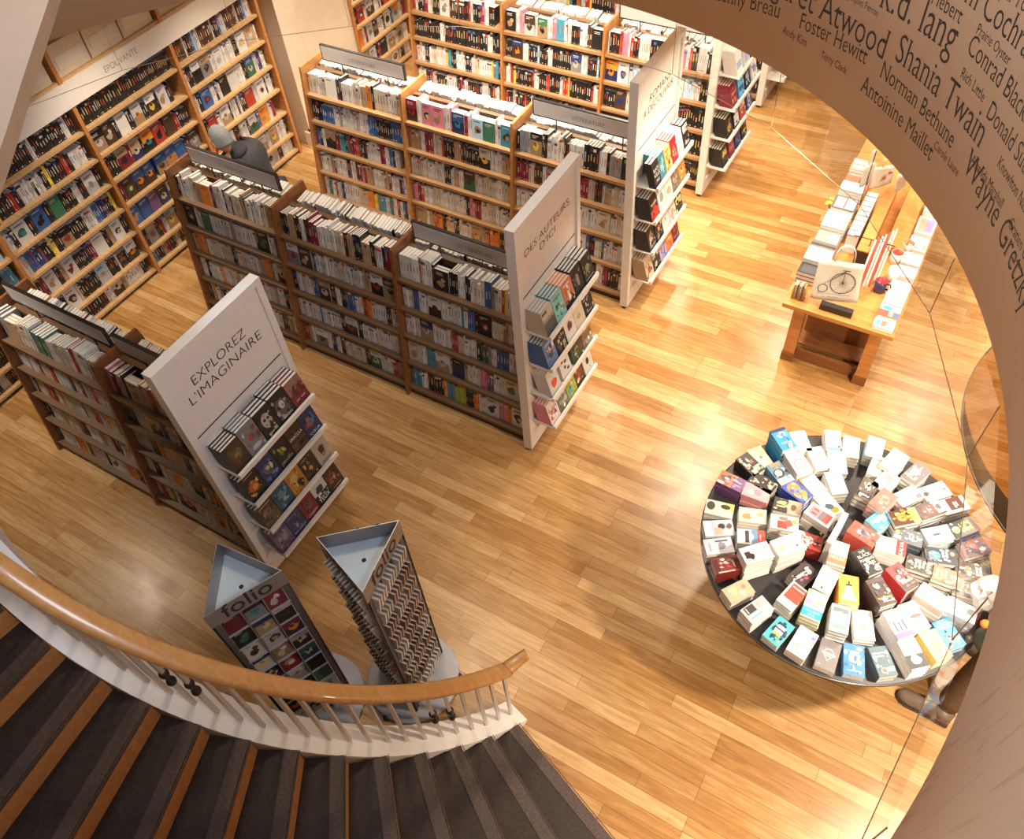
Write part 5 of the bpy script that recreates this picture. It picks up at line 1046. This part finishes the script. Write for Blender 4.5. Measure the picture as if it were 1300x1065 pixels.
for k in range(9):
    y = 5.16+k*.062; g = G(); g.box(0, 0, 0, .08, .05, .16); g.box(.0, -.001, .162, .08, .051, .165)
    o = g.build('white_notebook', mat('notebook_white', (.78, .76, .72), .6)); o.location = (-.465, y, .752)
    w_ = G()
    for j in range(6): w_.box(.004+j*.012, -.003, .15, .009+j*.012, .0, .168)
    w_.build('spiral', STEEL, o); tag(o, ['nearest', 'second', 'third', 'fourth', 'fifth', 'sixth', 'seventh', 'eighth', 'farthest'][k]+' white spiral notebook in the row left of the wooden riser', 'notebook', 'white notebooks by the wooden riser')
def mug(x, y, outer, inner, label):
    r_ = empty('mug', (x, y, .751)); tag(r_, label, 'mug')
    g = G(); n = 24
    g.lathe([(.0, .0), (.036, 0), (.04, .004), (.041, .095), (.038, .095), (.037, .01), (0, .008)], n); g.build('body', outer, r_)
    g = G(); g.lathe([(0, .0082), (.0368, .011), (.0378, .094), (.0374, .094), (.0364, .012), (0, .0086)], n); g.build('inside', inner, r_)
    g = G(); g.tube([(.040, 0, .075), (.06, 0, .078), (.07, 0, .055), (.062, 0, .03), (.040, 0, .025)], .006, 8); g.build('handle', outer, r_)
RM = mat('red_glaze', (.42, .025, .03), .25); NM = mat('navy_glaze', (.03, .03, .08), .25); WM = mat('white_glaze', (.75, .73, .72), .25); GM = mat('grey_glaze', (.45, .45, .48), .3)
mug(-.125, 4.86, NM, RM, 'dark blue mug with a red inside, nearest of the four mugs')
mug(-.075, 5.02, WM, GM, 'white mug with a grey inside, second of the four mugs')
mug(-.10, 5.20, WM, RM, 'white mug with a dark red inside, third of the four mugs')
mug(-.055, 5.335, GM, mat('rust_glaze', (.40, .10, .05), .3), 'grey mug with a rusty red inside, farthest of the four mugs')
rk = empty('wire_rack', (-.41, 5.06, .75)); tag(rk, 'thin black wire rack of towels across the gift table', 'rack')
g = G(); g.tube([(0, 0, .25), (.28, .0, .25)], .004, 6); g.build('bar', BLACK, rk)
g = G(); g.tube([(.12, -.01, 0), (.12, -.01, .25)], .004, 6); g.build('post', BLACK, rk)
for i, (x, c_) in enumerate([(-.262, 'w'), (-.245, 'r'), (-.228, 'w'), (-.211, 'w'), (-.194, 'r'), (-.177, 'w'), (-.16, 'w')]):
    g = G(); y0 = 4.72+.03*i
    pts = [(0, 0, .02), (0, .1, .12), (0, .2, .2), (0, .3, .24)]
    rings = [[(-.005, y, z), (.006, y, z-.002), (.006, y, z+.05), (-.005, y, z+.05)] for _, y, z in pts]
    g.loft(rings, smooth=False); o = g.build('folded_towel', mat('towel_red', (.55, .05, .05), .9) if c_ == 'r' else CANV); o.location = (x, y0, .752)
    tag(o, ['leftmost', 'second', 'third', 'fourth', 'fifth', 'sixth', 'rightmost'][i]+(' red' if c_ == 'r' else ' cream white')+' cloth strip over the wire rack beside the bicycle tote', 'towel', ('red' if c_ == 'r' else 'cream')+' cloths on the wire rack')
fl = empty('yellow_flowers', (-.69, 5.6, .752)); tag(fl, 'small yellow artificial flowers beside the dark photograph book', 'flowers')
for i in range(9):
    a = i*2.4; rr = .012+.004*i; g = G(); z = .04+.014*(i % 4)
    g.tube([(0, 0, 0), (rr*math.cos(a), rr*math.sin(a), z)], .0015, 5); s_ = g.build('stalk', mat('stalk_green', (.1, .2, .05), .7), fl)
    g = G()
    for j in range(6):
        b_ = j*PI/3; g.add([(rr*math.cos(a), rr*math.sin(a), z), (rr*math.cos(a)+.016*math.cos(b_), rr*math.sin(a)+.016*math.sin(b_), z+.004), (rr*math.cos(a)+.016*math.cos(b_+.8), rr*math.sin(a)+.016*math.sin(b_+.8), z+.004)], [(0, 1, 2)])
    g.build('bloom', mat('flower_yellow', (.75, .55, .05), .7), s_)

# ================================================================== ROUND GLASS TABLE (right, half hidden by the drum)
gg = empty('round_glass_table', (1.94, 4.21, 0)); tag(gg, 'big round smoked-glass table with a dark curved border, half hidden by the drum', 'glass table')
SG = glass_mat('smoked_glass', (.55, .45, .35), gloss=.10); DG = mat('dark_bronze_panel', (.03, .022, .02), .5)
g = G(); g.add([(1.35*math.cos(2*PI*i/90), 1.35*math.sin(2*PI*i/90), .75) for i in range(90)], [tuple(range(90))]); g.build('glass_top', SG, gg)
g = G(); rings = []
for i in range(91):
    a = 2*PI*i/90; c, s_ = math.cos(a), math.sin(a); rings.append([(1.35*c, 1.35*s_, .742), (1.358*c, 1.358*s_, .742), (1.358*c, 1.358*s_, .754), (1.35*c, 1.35*s_, .754)])
g.loft(rings, smooth=False, caps=False); g.build('rim', mat('dark_rim', (.05, .035, .025), .6), gg)
g = G(); rings = []
for i in range(41):
    a = math.radians(184+i*2.2); w = .20*min(1, i/24); c, s_ = math.cos(a), math.sin(a)
    rings.append([((1.345-w)*c, (1.345-w)*s_, .738), (1.345*c, 1.345*s_, .738), (1.345*c, 1.345*s_, .742), ((1.345-w)*c, (1.345-w)*s_, .742)])
g.loft(rings, smooth=False); g.build('dark_border', DG, gg)
g = G(); g.lathe([(.0, 0), (.4, 0), (.4, .02), (.06, .05), (.06, .70), (.3, .735), (0, .736)], 30); g.build('pedestal', BLACK, gg)

# ================================================================== PEOPLE
def skin_obj(name, verts, edges, m, parent, root=0, sub=2):
    me = bpy.data.meshes.new(name); me.from_pydata([v[:3] for v in verts], edges, []); me.materials.append(m)
    o = bpy.data.objects.new(name, me); COL.objects.link(o); o.parent = parent
    sk = o.modifiers.new('Skin', 'SKIN'); sk.use_smooth_shade = True
    if not me.skin_vertices: me.attributes
    for i, v in enumerate(verts):
        r = v[3]; r = r if isinstance(r, tuple) else (r, r)
        me.skin_vertices[0].data[i].radius = r; me.skin_vertices[0].data[i].use_root = (i == root)
    ss = o.modifiers.new('Sub', 'SUBSURF'); ss.levels = sub; ss.render_levels = sub
    return o
def chain(verts, edges, pts, start=None):
    prev = start
    for p in pts:
        verts.append(p); i = len(verts)-1
        if prev is not None: edges.append((prev, i))
        prev = i
    return prev
SKINM = mat('skin', (.55, .30, .20), .55, noise=.05)
def head(parent, loc, look, hairm, hair=True, cap=False):
    M = frame(loc, Vector(look).cross((0, 0, 1)).normalized()*-1, look, (0, 0, 1))   # y = look direction
    y = Vector(look).normalized(); x = y.cross((0, 0, 1)).normalized(); z = x.cross(y); M = frame(loc, x, y, z)
    g = G(); n = 20; rings = []
    for i in range(15):
        t = i/14; zz = -.115+.235*t; w = .075*math.sin(PI*min(1, max(.03, (t*.93+.06))))**.62; d = .098*math.sin(PI*min(1, max(.03, (t*.95+.05))))**.6
        if t < .35: w *= .62+1.08*t; d *= .72+.8*t
        fy = .012*math.sin(PI*t)
        rings.append([(w*math.cos(2*PI*k/n), d*math.sin(2*PI*k/n)+fy, zz) for k in range(n)])
    g.loft(rings, M=M)
    g.loft([[(.011*math.cos(a)*s_, .096+.02*s__+.006*math.sin(a), zq) for a in [2*PI*k/6 for k in range(6)]] for (zq, s_, s__) in ((-.03, 1.3, .6), (-.02, 1.2, .9), (0, .8, .4), (.025, .5, .0))], M=M)
    h = g.build('head', SKINM, parent)
    for s_ in (-1, 1):
        g = G(); g.loft([[(s_*(.072+dx), .0+r*math.cos(a)*.6, -.005+r*math.sin(a)) for a in [2*PI*k/10 for k in range(10)]] for dx, r in ((0, .024), (.012, .03), (.016, .02))], M=M); g.build('ear', SKINM, h)
        g = G(); g.loft([[(s_*.03+.012*math.cos(a)*q, .094+dy, .018+.007*math.sin(a)*q) for a in [2*PI*k/10 for k in range(10)]] for dy, q in ((-.01, 1), (.001, 1), (.003, .4))], M=M); g.build('eye', mat('eye_dark', (.05, .03, .02), .2), h)
    g = G(); g.box(-.022, .088, -.058, .022, .1, -.05, M=M); g.build('mouth', mat('lips', (.42, .14, .12), .5), h)
    g = G(); rings = []
    for i in range(10):
        t = i/9; zz = -.05+.182*t; w = .086*math.sqrt(max(.02, 1-(max(0, t-.35)/.66)**2)); d = .106*math.sqrt(max(.02, 1-(max(0, t-.35)/.66)**2))
        cut = .35 if t < .6 else 1.0
        rings.append([(w*math.cos(a), (d*math.sin(a) if math.sin(a) < 0 else d*math.sin(a)*cut), zz) for a in [2*PI*k/n for k in range(n)]])
    g.loft(rings, M=M); g.build('hair' if not cap else 'knit_cap', hairm, h)
    return h
# person by the left wall bookcase, crouching, dark coat, grey cap
pA = empty('person', (-5.42, 4.05, 0)); tag(pA, 'crouching person in a grey knit cap and black coat before the white-book shelves', 'person')
o0 = Vector((-5.42, 4.05, 0))
def rel(ps, o): return [(p[0]-o.x, p[1]-o.y, p[2], p[3]) for p in ps]
v, e = [], []
hip = chain(v, e, rel([(-5.28, 4.12, .44, (.13, .12))], o0))
neck = chain(v, e, rel([(-5.33, 4.08, .62, (.13, .11)), (-5.38, 4.03, .80, (.15, .11)), (-5.39, 3.97, .92, (.09, .08)), (-5.385, 3.93, 1.0, (.05, .05))], o0), hip)
for s_ in (-1, 1):
    chain(v, e, rel([(-5.32, 4.12+s_*.09, .42, .09), (-5.62, 4.1+s_*.13, .52, .075), (-5.66, 4.1+s_*.13, .46, .065), (-5.52, 4.1+s_*.13, .1, .045)], o0), hip)
    chain(v, e, rel([(-5.38, 4.0+s_*.17, .86, .065), (-5.50, 4.0+s_*.22, .66, .05), (-5.70, 4.0+s_*.14, .70, .04), (-5.74, 4.0+s_*.13, .72, .03)], o0), neck-1)
skin_obj('body', v, e, SKINM, pA)
COATM = mat('black_coat', (.025, .024, .028), .8, noise=.3)
v, e = [], []
hip = chain(v, e, rel([(-5.27, 4.13, .36, (.17, .15))], o0))
ch = chain(v, e, rel([(-5.32, 4.09, .62, (.17, .14)), (-5.38, 4.03, .82, (.20, .14)), (-5.39, 3.99, .93, (.16, .12)), (-5.385, 3.96, 1.01, (.085, .08))], o0), hip)
for s_ in (-1, 1): chain(v, e, rel([(-5.38, 4.0+s_*.19, .86, .10), (-5.50, 4.0+s_*.23, .66, .08), (-5.68, 4.0+s_*.15, .70, .06)], o0), ch-2)
skin_obj('coat', v, e, COATM, pA)
v, e = [], []
hip = chain(v, e, rel([(-5.29, 4.12, .40, (.15, .13))], o0))
for s_ in (-1, 1): chain(v, e, rel([(-5.33, 4.12+s_*.09, .43, .105), (-5.62, 4.1+s_*.13, .53, .09), (-5.66, 4.1+s_*.13, .44, .08), (-5.53, 4.1+s_*.13, .09, .06)], o0), hip)
skin_obj('trousers', v, e, mat('dark_trousers', (.05, .05, .07), .8), pA)
def shoe(parent, loc, yaw, m, solem, L=.28):
    M = Matrix.Translation(loc) @ Matrix.Rotation(yaw, 4, 'Z')
    sec = [(-.5, .030, .06), (-.46, .036, .085), (-.3, .038, .10), (-.12, .038, .095), (.05, .042, .07), (.25, .048, .052), (.4, .042, .045), (.5, .02, .03)]
    g = G(); rings = []
    for (t, w, h) in sec:
        rings.append([(t*L, w*math.cos(a), .02+max(0, h*math.sin(a)) if math.sin(a) > 0 else .02) for a in [2*PI*k/14 for k in range(14)]])
    g.loft(rings, M=M); s_ = g.build('shoe', m, parent)
    g = G(); pts = []
    for (t, w, h) in sec: pts.append((t*L*1.02, w*1.1))
    g.prism(pts+[(x, -y) for x, y in pts[::-1]], 0, .02, M=M); g.build('sole', solem, s_)
    g = G()
    for i in range(4):
        x = (-.02+.07*i)*L; h = .095-.012*i
        g.tube([(x-.008, -.02, h*.92), (x, 0, h+.006), (x+.008, .02, h*.92)], .0035, 5, M=M)
    g.build('laces', BLACK, s_)
    g = G(); g.loft([[(-.34*L+.05*math.cos(a), .04*math.sin(a), z) for a in [2*PI*k/14 for k in range(14)]] for z in (.06, .125)], M=M); g.build('collar', m, s_)
BS = mat('brown_leather', (.16, .11, .08), .45, noise=.15)
for s_ in (-1, 1): shoe(pA, (-5.57-o0.x, s_*.13+.05, 0), PI, BLACK, BLACK)
head(pA, (-5.385-o0.x, 3.90-o0.y, 1.12), (-.9, .1, -.35), mat('grey_knit', (.20, .20, .21), .9, noise=.35, nscale=120), cap=True)
bk = G(); cover_geo(bk, .13, .2, .02, (.6, .58, .55), [R(.1, .1, .9, .6, (.5, .08, .06))]); o = bk.build('held_book', PRINT)
o.matrix_world = Matrix.Translation((-5.78, 3.97, .72)) @ Matrix.Rotation(.5, 4, 'Y'); page_geo(.13, .2, .02).build('page_block', PAPER, o); tag(o, 'open white and red book held by the crouching person', 'book')
# person at the right edge of the round table
o0 = Vector((1.06, 2.48, 0)); pB = empty('person', o0); tag(pB, 'person in brown trousers and olive coat standing at the right of the round table', 'person')
v, e = [], []
hip = chain(v, e, rel([(1.20, 2.66, .90, (.15, .12))], o0))
neck = chain(v, e, rel([(1.19, 2.68, 1.1, (.14, .11)), (1.18, 2.70, 1.3, (.17, .11)), (1.17, 2.71, 1.42, (.09, .08)), (1.16, 2.72, 1.5, (.055, .055))], o0), hip)
la = chain(v, e, rel([(1.16, 2.58, .84, .09), (1.07, 2.50, .5, .065), (1.05, 2.45, .12, .045)], o0), hip)
chain(v, e, rel([(1.26, 2.78, .84, .09), (1.28, 2.86, .48, .065), (1.30, 2.92, .12, .045)], o0), hip)
sh = chain(v, e, rel([(1.13, 2.53, 1.38, .07), (1.09, 2.50, 1.12, .05), (1.045, 2.58, .99, .035), (1.03, 2.62, .97, .028), (1.01, 2.66, .965, (.038, .02))], o0), neck-1)
palm = sh
fing = [((-.035, .005), .030), ((-.034, .022), .034), ((-.028, .038), .033), ((-.018, .05), .028)]
base = Vector((1.01, 2.66, .965))
for (d, L) in fing:
    p1 = base+Vector((d[0]*.7, d[1]*.7, -.006)); p2 = p1+Vector((d[0]*.7, d[1]*.5, -.02)); p3 = p2+Vector((.006, -.002, -.02))
    chain(v, e, rel([(*p1, .0095), (*p2, .0085), (*p3, .0075)], o0), palm)
chain(v, e, rel([(1.02, 2.685, .95, .010), (1.005, 2.70, .935, .009)], o0), palm)
chain(v, e, rel([(1.26, 2.86, 1.38, .07), (1.33, 2.9, 1.12, .05), (1.26, 2.88, .93, .038), (1.24, 2.86, .87, .035)], o0), neck-1)
skin_obj('body', v, e, SKINM, pB)
v, e = [], []
hip = chain(v, e, rel([(1.20, 2.66, .92, (.16, .135))], o0))
chain(v, e, rel([(1.15, 2.58, .82, .11), (1.07, 2.50, .5, .088), (1.045, 2.45, .10, .075)], o0), hip)
chain(v, e, rel([(1.26, 2.78, .82, .11), (1.28, 2.86, .48, .088), (1.30, 2.92, .10, .075)], o0), hip)
skin_obj('trousers', v, e, mat('brown_corduroy', (.13, .07, .035), .85, noise=.3, nscale=50), pB)
v, e = [], []
OLV = mat('olive_coat', (.07, .065, .035), .8, noise=.35, nscale=25)
hip = chain(v, e, rel([(1.19, 2.64, .82, (.20, .17))], o0))
ch = chain(v, e, rel([(1.19, 2.67, 1.08, (.18, .14)), (1.18, 2.70, 1.3, (.20, .14)), (1.17, 2.71, 1.42, (.11, .10))], o0), hip)
chain(v, e, rel([(1.13, 2.53, 1.38, .09), (1.09, 2.50, 1.12, .075), (1.05, 2.57, .995, .055)], o0), ch-1)
chain(v, e, rel([(1.26, 2.86, 1.38, .09), (1.33, 2.9, 1.12, .075), (1.27, 2.88, .96, .06)], o0), ch-1)
skin_obj('coat', v, e, OLV, pB)
g = G(); pp = PZ(1232, 792, 1.0); g.lathe([(0, -.02), (.018, -.014), (.022, 0), (.018, .014), (0, .02)], 14, M=Matrix.Translation((.93-o0.x, 2.50-o0.y, .98))); g.build('orange_pompom', mat('orange_wool', (.75, .16, .02), .9), pB)
g = G(); g.loft([[(1.06-o0.x+(.14-.1*t)*math.cos(a)-.06*t, 2.50-o0.y+.11*math.sin(a)*(1-.3*t), .84+.14*t) for a in [2*PI*k/16 for k in range(16)]] for t in (0, .3, .6, .85, 1)]); g.build('scarf', OLV, pB)
shoe(pB, (.945-o0.x, 2.42-o0.y, 0), math.radians(173), BS, BLACK, L=.29); shoe(pB, (1.22-o0.x, 2.9-o0.y, 0), math.radians(170), BS, BLACK, L=.29)
head(pB, (1.13-o0.x, 2.72-o0.y, 1.62), (-.9, -.1, -.4), mat('dark_hair', (.05, .03, .02), .6))
# plastic bag held over the table edge
bm = bpy.data.materials.new('thin_white_plastic'); bm.use_nodes = True; bb = bm.node_tree.nodes['Principled BSDF']; bb.inputs['Base Color'].default_value = (.80, .78, .78, 1); bb.inputs['Roughness'].default_value = .3; bb.inputs['Alpha'].default_value = .72
g = G(); rnd = random.Random(5); rings = []
for i in range(9):
    t = i/8; r = .075*(math.sin(PI*(.12+.8*t))**.7)
    rings.append([((r*(1+rnd.uniform(-.3, .3)))*math.cos(2*PI*k/14), (r*(1+rnd.uniform(-.3, .3)))*1.25*math.sin(2*PI*k/14), .0+.17*t+rnd.uniform(-.006, .006)) for k in range(14)])
g.loft(rings, smooth=False); o = g.build('plastic_bag', bm); o.location = (.935, 2.735, .80); tag(o, 'crumpled translucent white plastic bag held above the right of the round table', 'bag')
g = G(); g.tube([(.03, -.03, .13), (.06, -.05, .16), (.075, -.07, .165)], .008, 6); g.build('bag_handle', bm, o)

# ================================================================== SHELF BOOKS: nearest as individuals, the rest as one mass
def px_size(b):
    w = b['w']; h = b['h']; M = b['M']; p0 = topx(M @ Vector((0, 0, 0))); p1 = topx(M @ Vector((w, 0, 0))); p2 = topx(M @ Vector((0, 0, h))); p3 = topx(M @ Vector((0, b['d'], h))); p2b = p2
    a = abs((p1[0]-p0[0])*(p2[1]-p0[1])-(p1[1]-p0[1])*(p2[0]-p0[0]))
    c = (p0[0]+p2[0])/2, (p0[1]+p2[1])/2
    if not (-5 < c[0] < 1300 and -5 < c[1] < 980): return 0
    return a
for b in BOOKS:
    b['a'] = px_size(b)
    if b['row'][0] == 'rear top': b['a'] *= .3
BOOKS.sort(key=lambda b: -b['a'])
ind, rest = BOOKS[:300], BOOKS[300:]
# colour ordinals in each row so that every label singles one book out
byrow = {}
for b in BOOKS: byrow.setdefault((b['unit'], b['row'], b['ch'], b['face']), []).append(b)
for k, l in byrow.items():
    l.sort(key=lambda b: (b['M'] @ Vector((0, 0, 0))).x+(b['M'] @ Vector((0, 0, 0))).y*.001 if 'wall' not in b['unit'] else (b['M'] @ Vector((0, 0, 0))).y)
    for i, b in enumerate(l): b['ord'] = i; b['n'] = len(l)
BAYN = {2: ['left', 'right'], 3: ['left', 'middle', 'right']}
MORE = ORD+['thirteenth', 'fourteenth', 'fifteenth', 'sixteenth', 'seventeenth', 'eighteenth', 'nineteenth', 'twentieth']+['twenty-'+q for q in ('first', 'second', 'third', 'fourth', 'fifth', 'sixth', 'seventh', 'eighth', 'ninth')]+['thirtieth']+['thirty-'+q for q in ('first', 'second', 'third', 'fourth', 'fifth', 'sixth', 'seventh', 'eighth', 'ninth')]+['']*40
for b in ind:
    g, pg = G(), G(); book_geo(b, g, pg, Matrix.Identity(4)); o = g.build('book', PRINT); pg.build('page_block', PAPER, o); o.matrix_world = b['M']
    rn, bi, nb = b['row']; cn = PAL[b['ch']][0]; od = '' if b['n'] == 1 else (('first' if b['ord'] == 0 else MORE[b['ord']])+' ')
    bay = BAYN[nb][bi] if nb in BAYN else ['first', 'second', 'third', 'fourth', 'fifth', 'sixth'][bi]
    kind = 'face-out book' if b['face'] else 'book'
    unit = b['unit']+('' if 'bookcase' in b['unit'] else ' bookcase')
    tag(o, f'{od}{cn} {kind} from left, {rn} row, {bay} bay, {unit}', 'book', f'books on the {unit}')
g, pg = G(), G()
for b in rest:
    if b['a'] > 0 or b['row'][0] == 'rear top' or True: book_geo(b, g, pg, b['M'])
o = g.build('shelved_books', PRINT); p = pg.build('page_blocks', PAPER, o); o['kind'] = 'stuff'
tag(o, 'the many smaller spine-out books filling the farther shelves of all bookcases', 'books')
print('BOOKS', len(BOOKS), 'table', CNT, 'objects', len(bpy.data.objects))
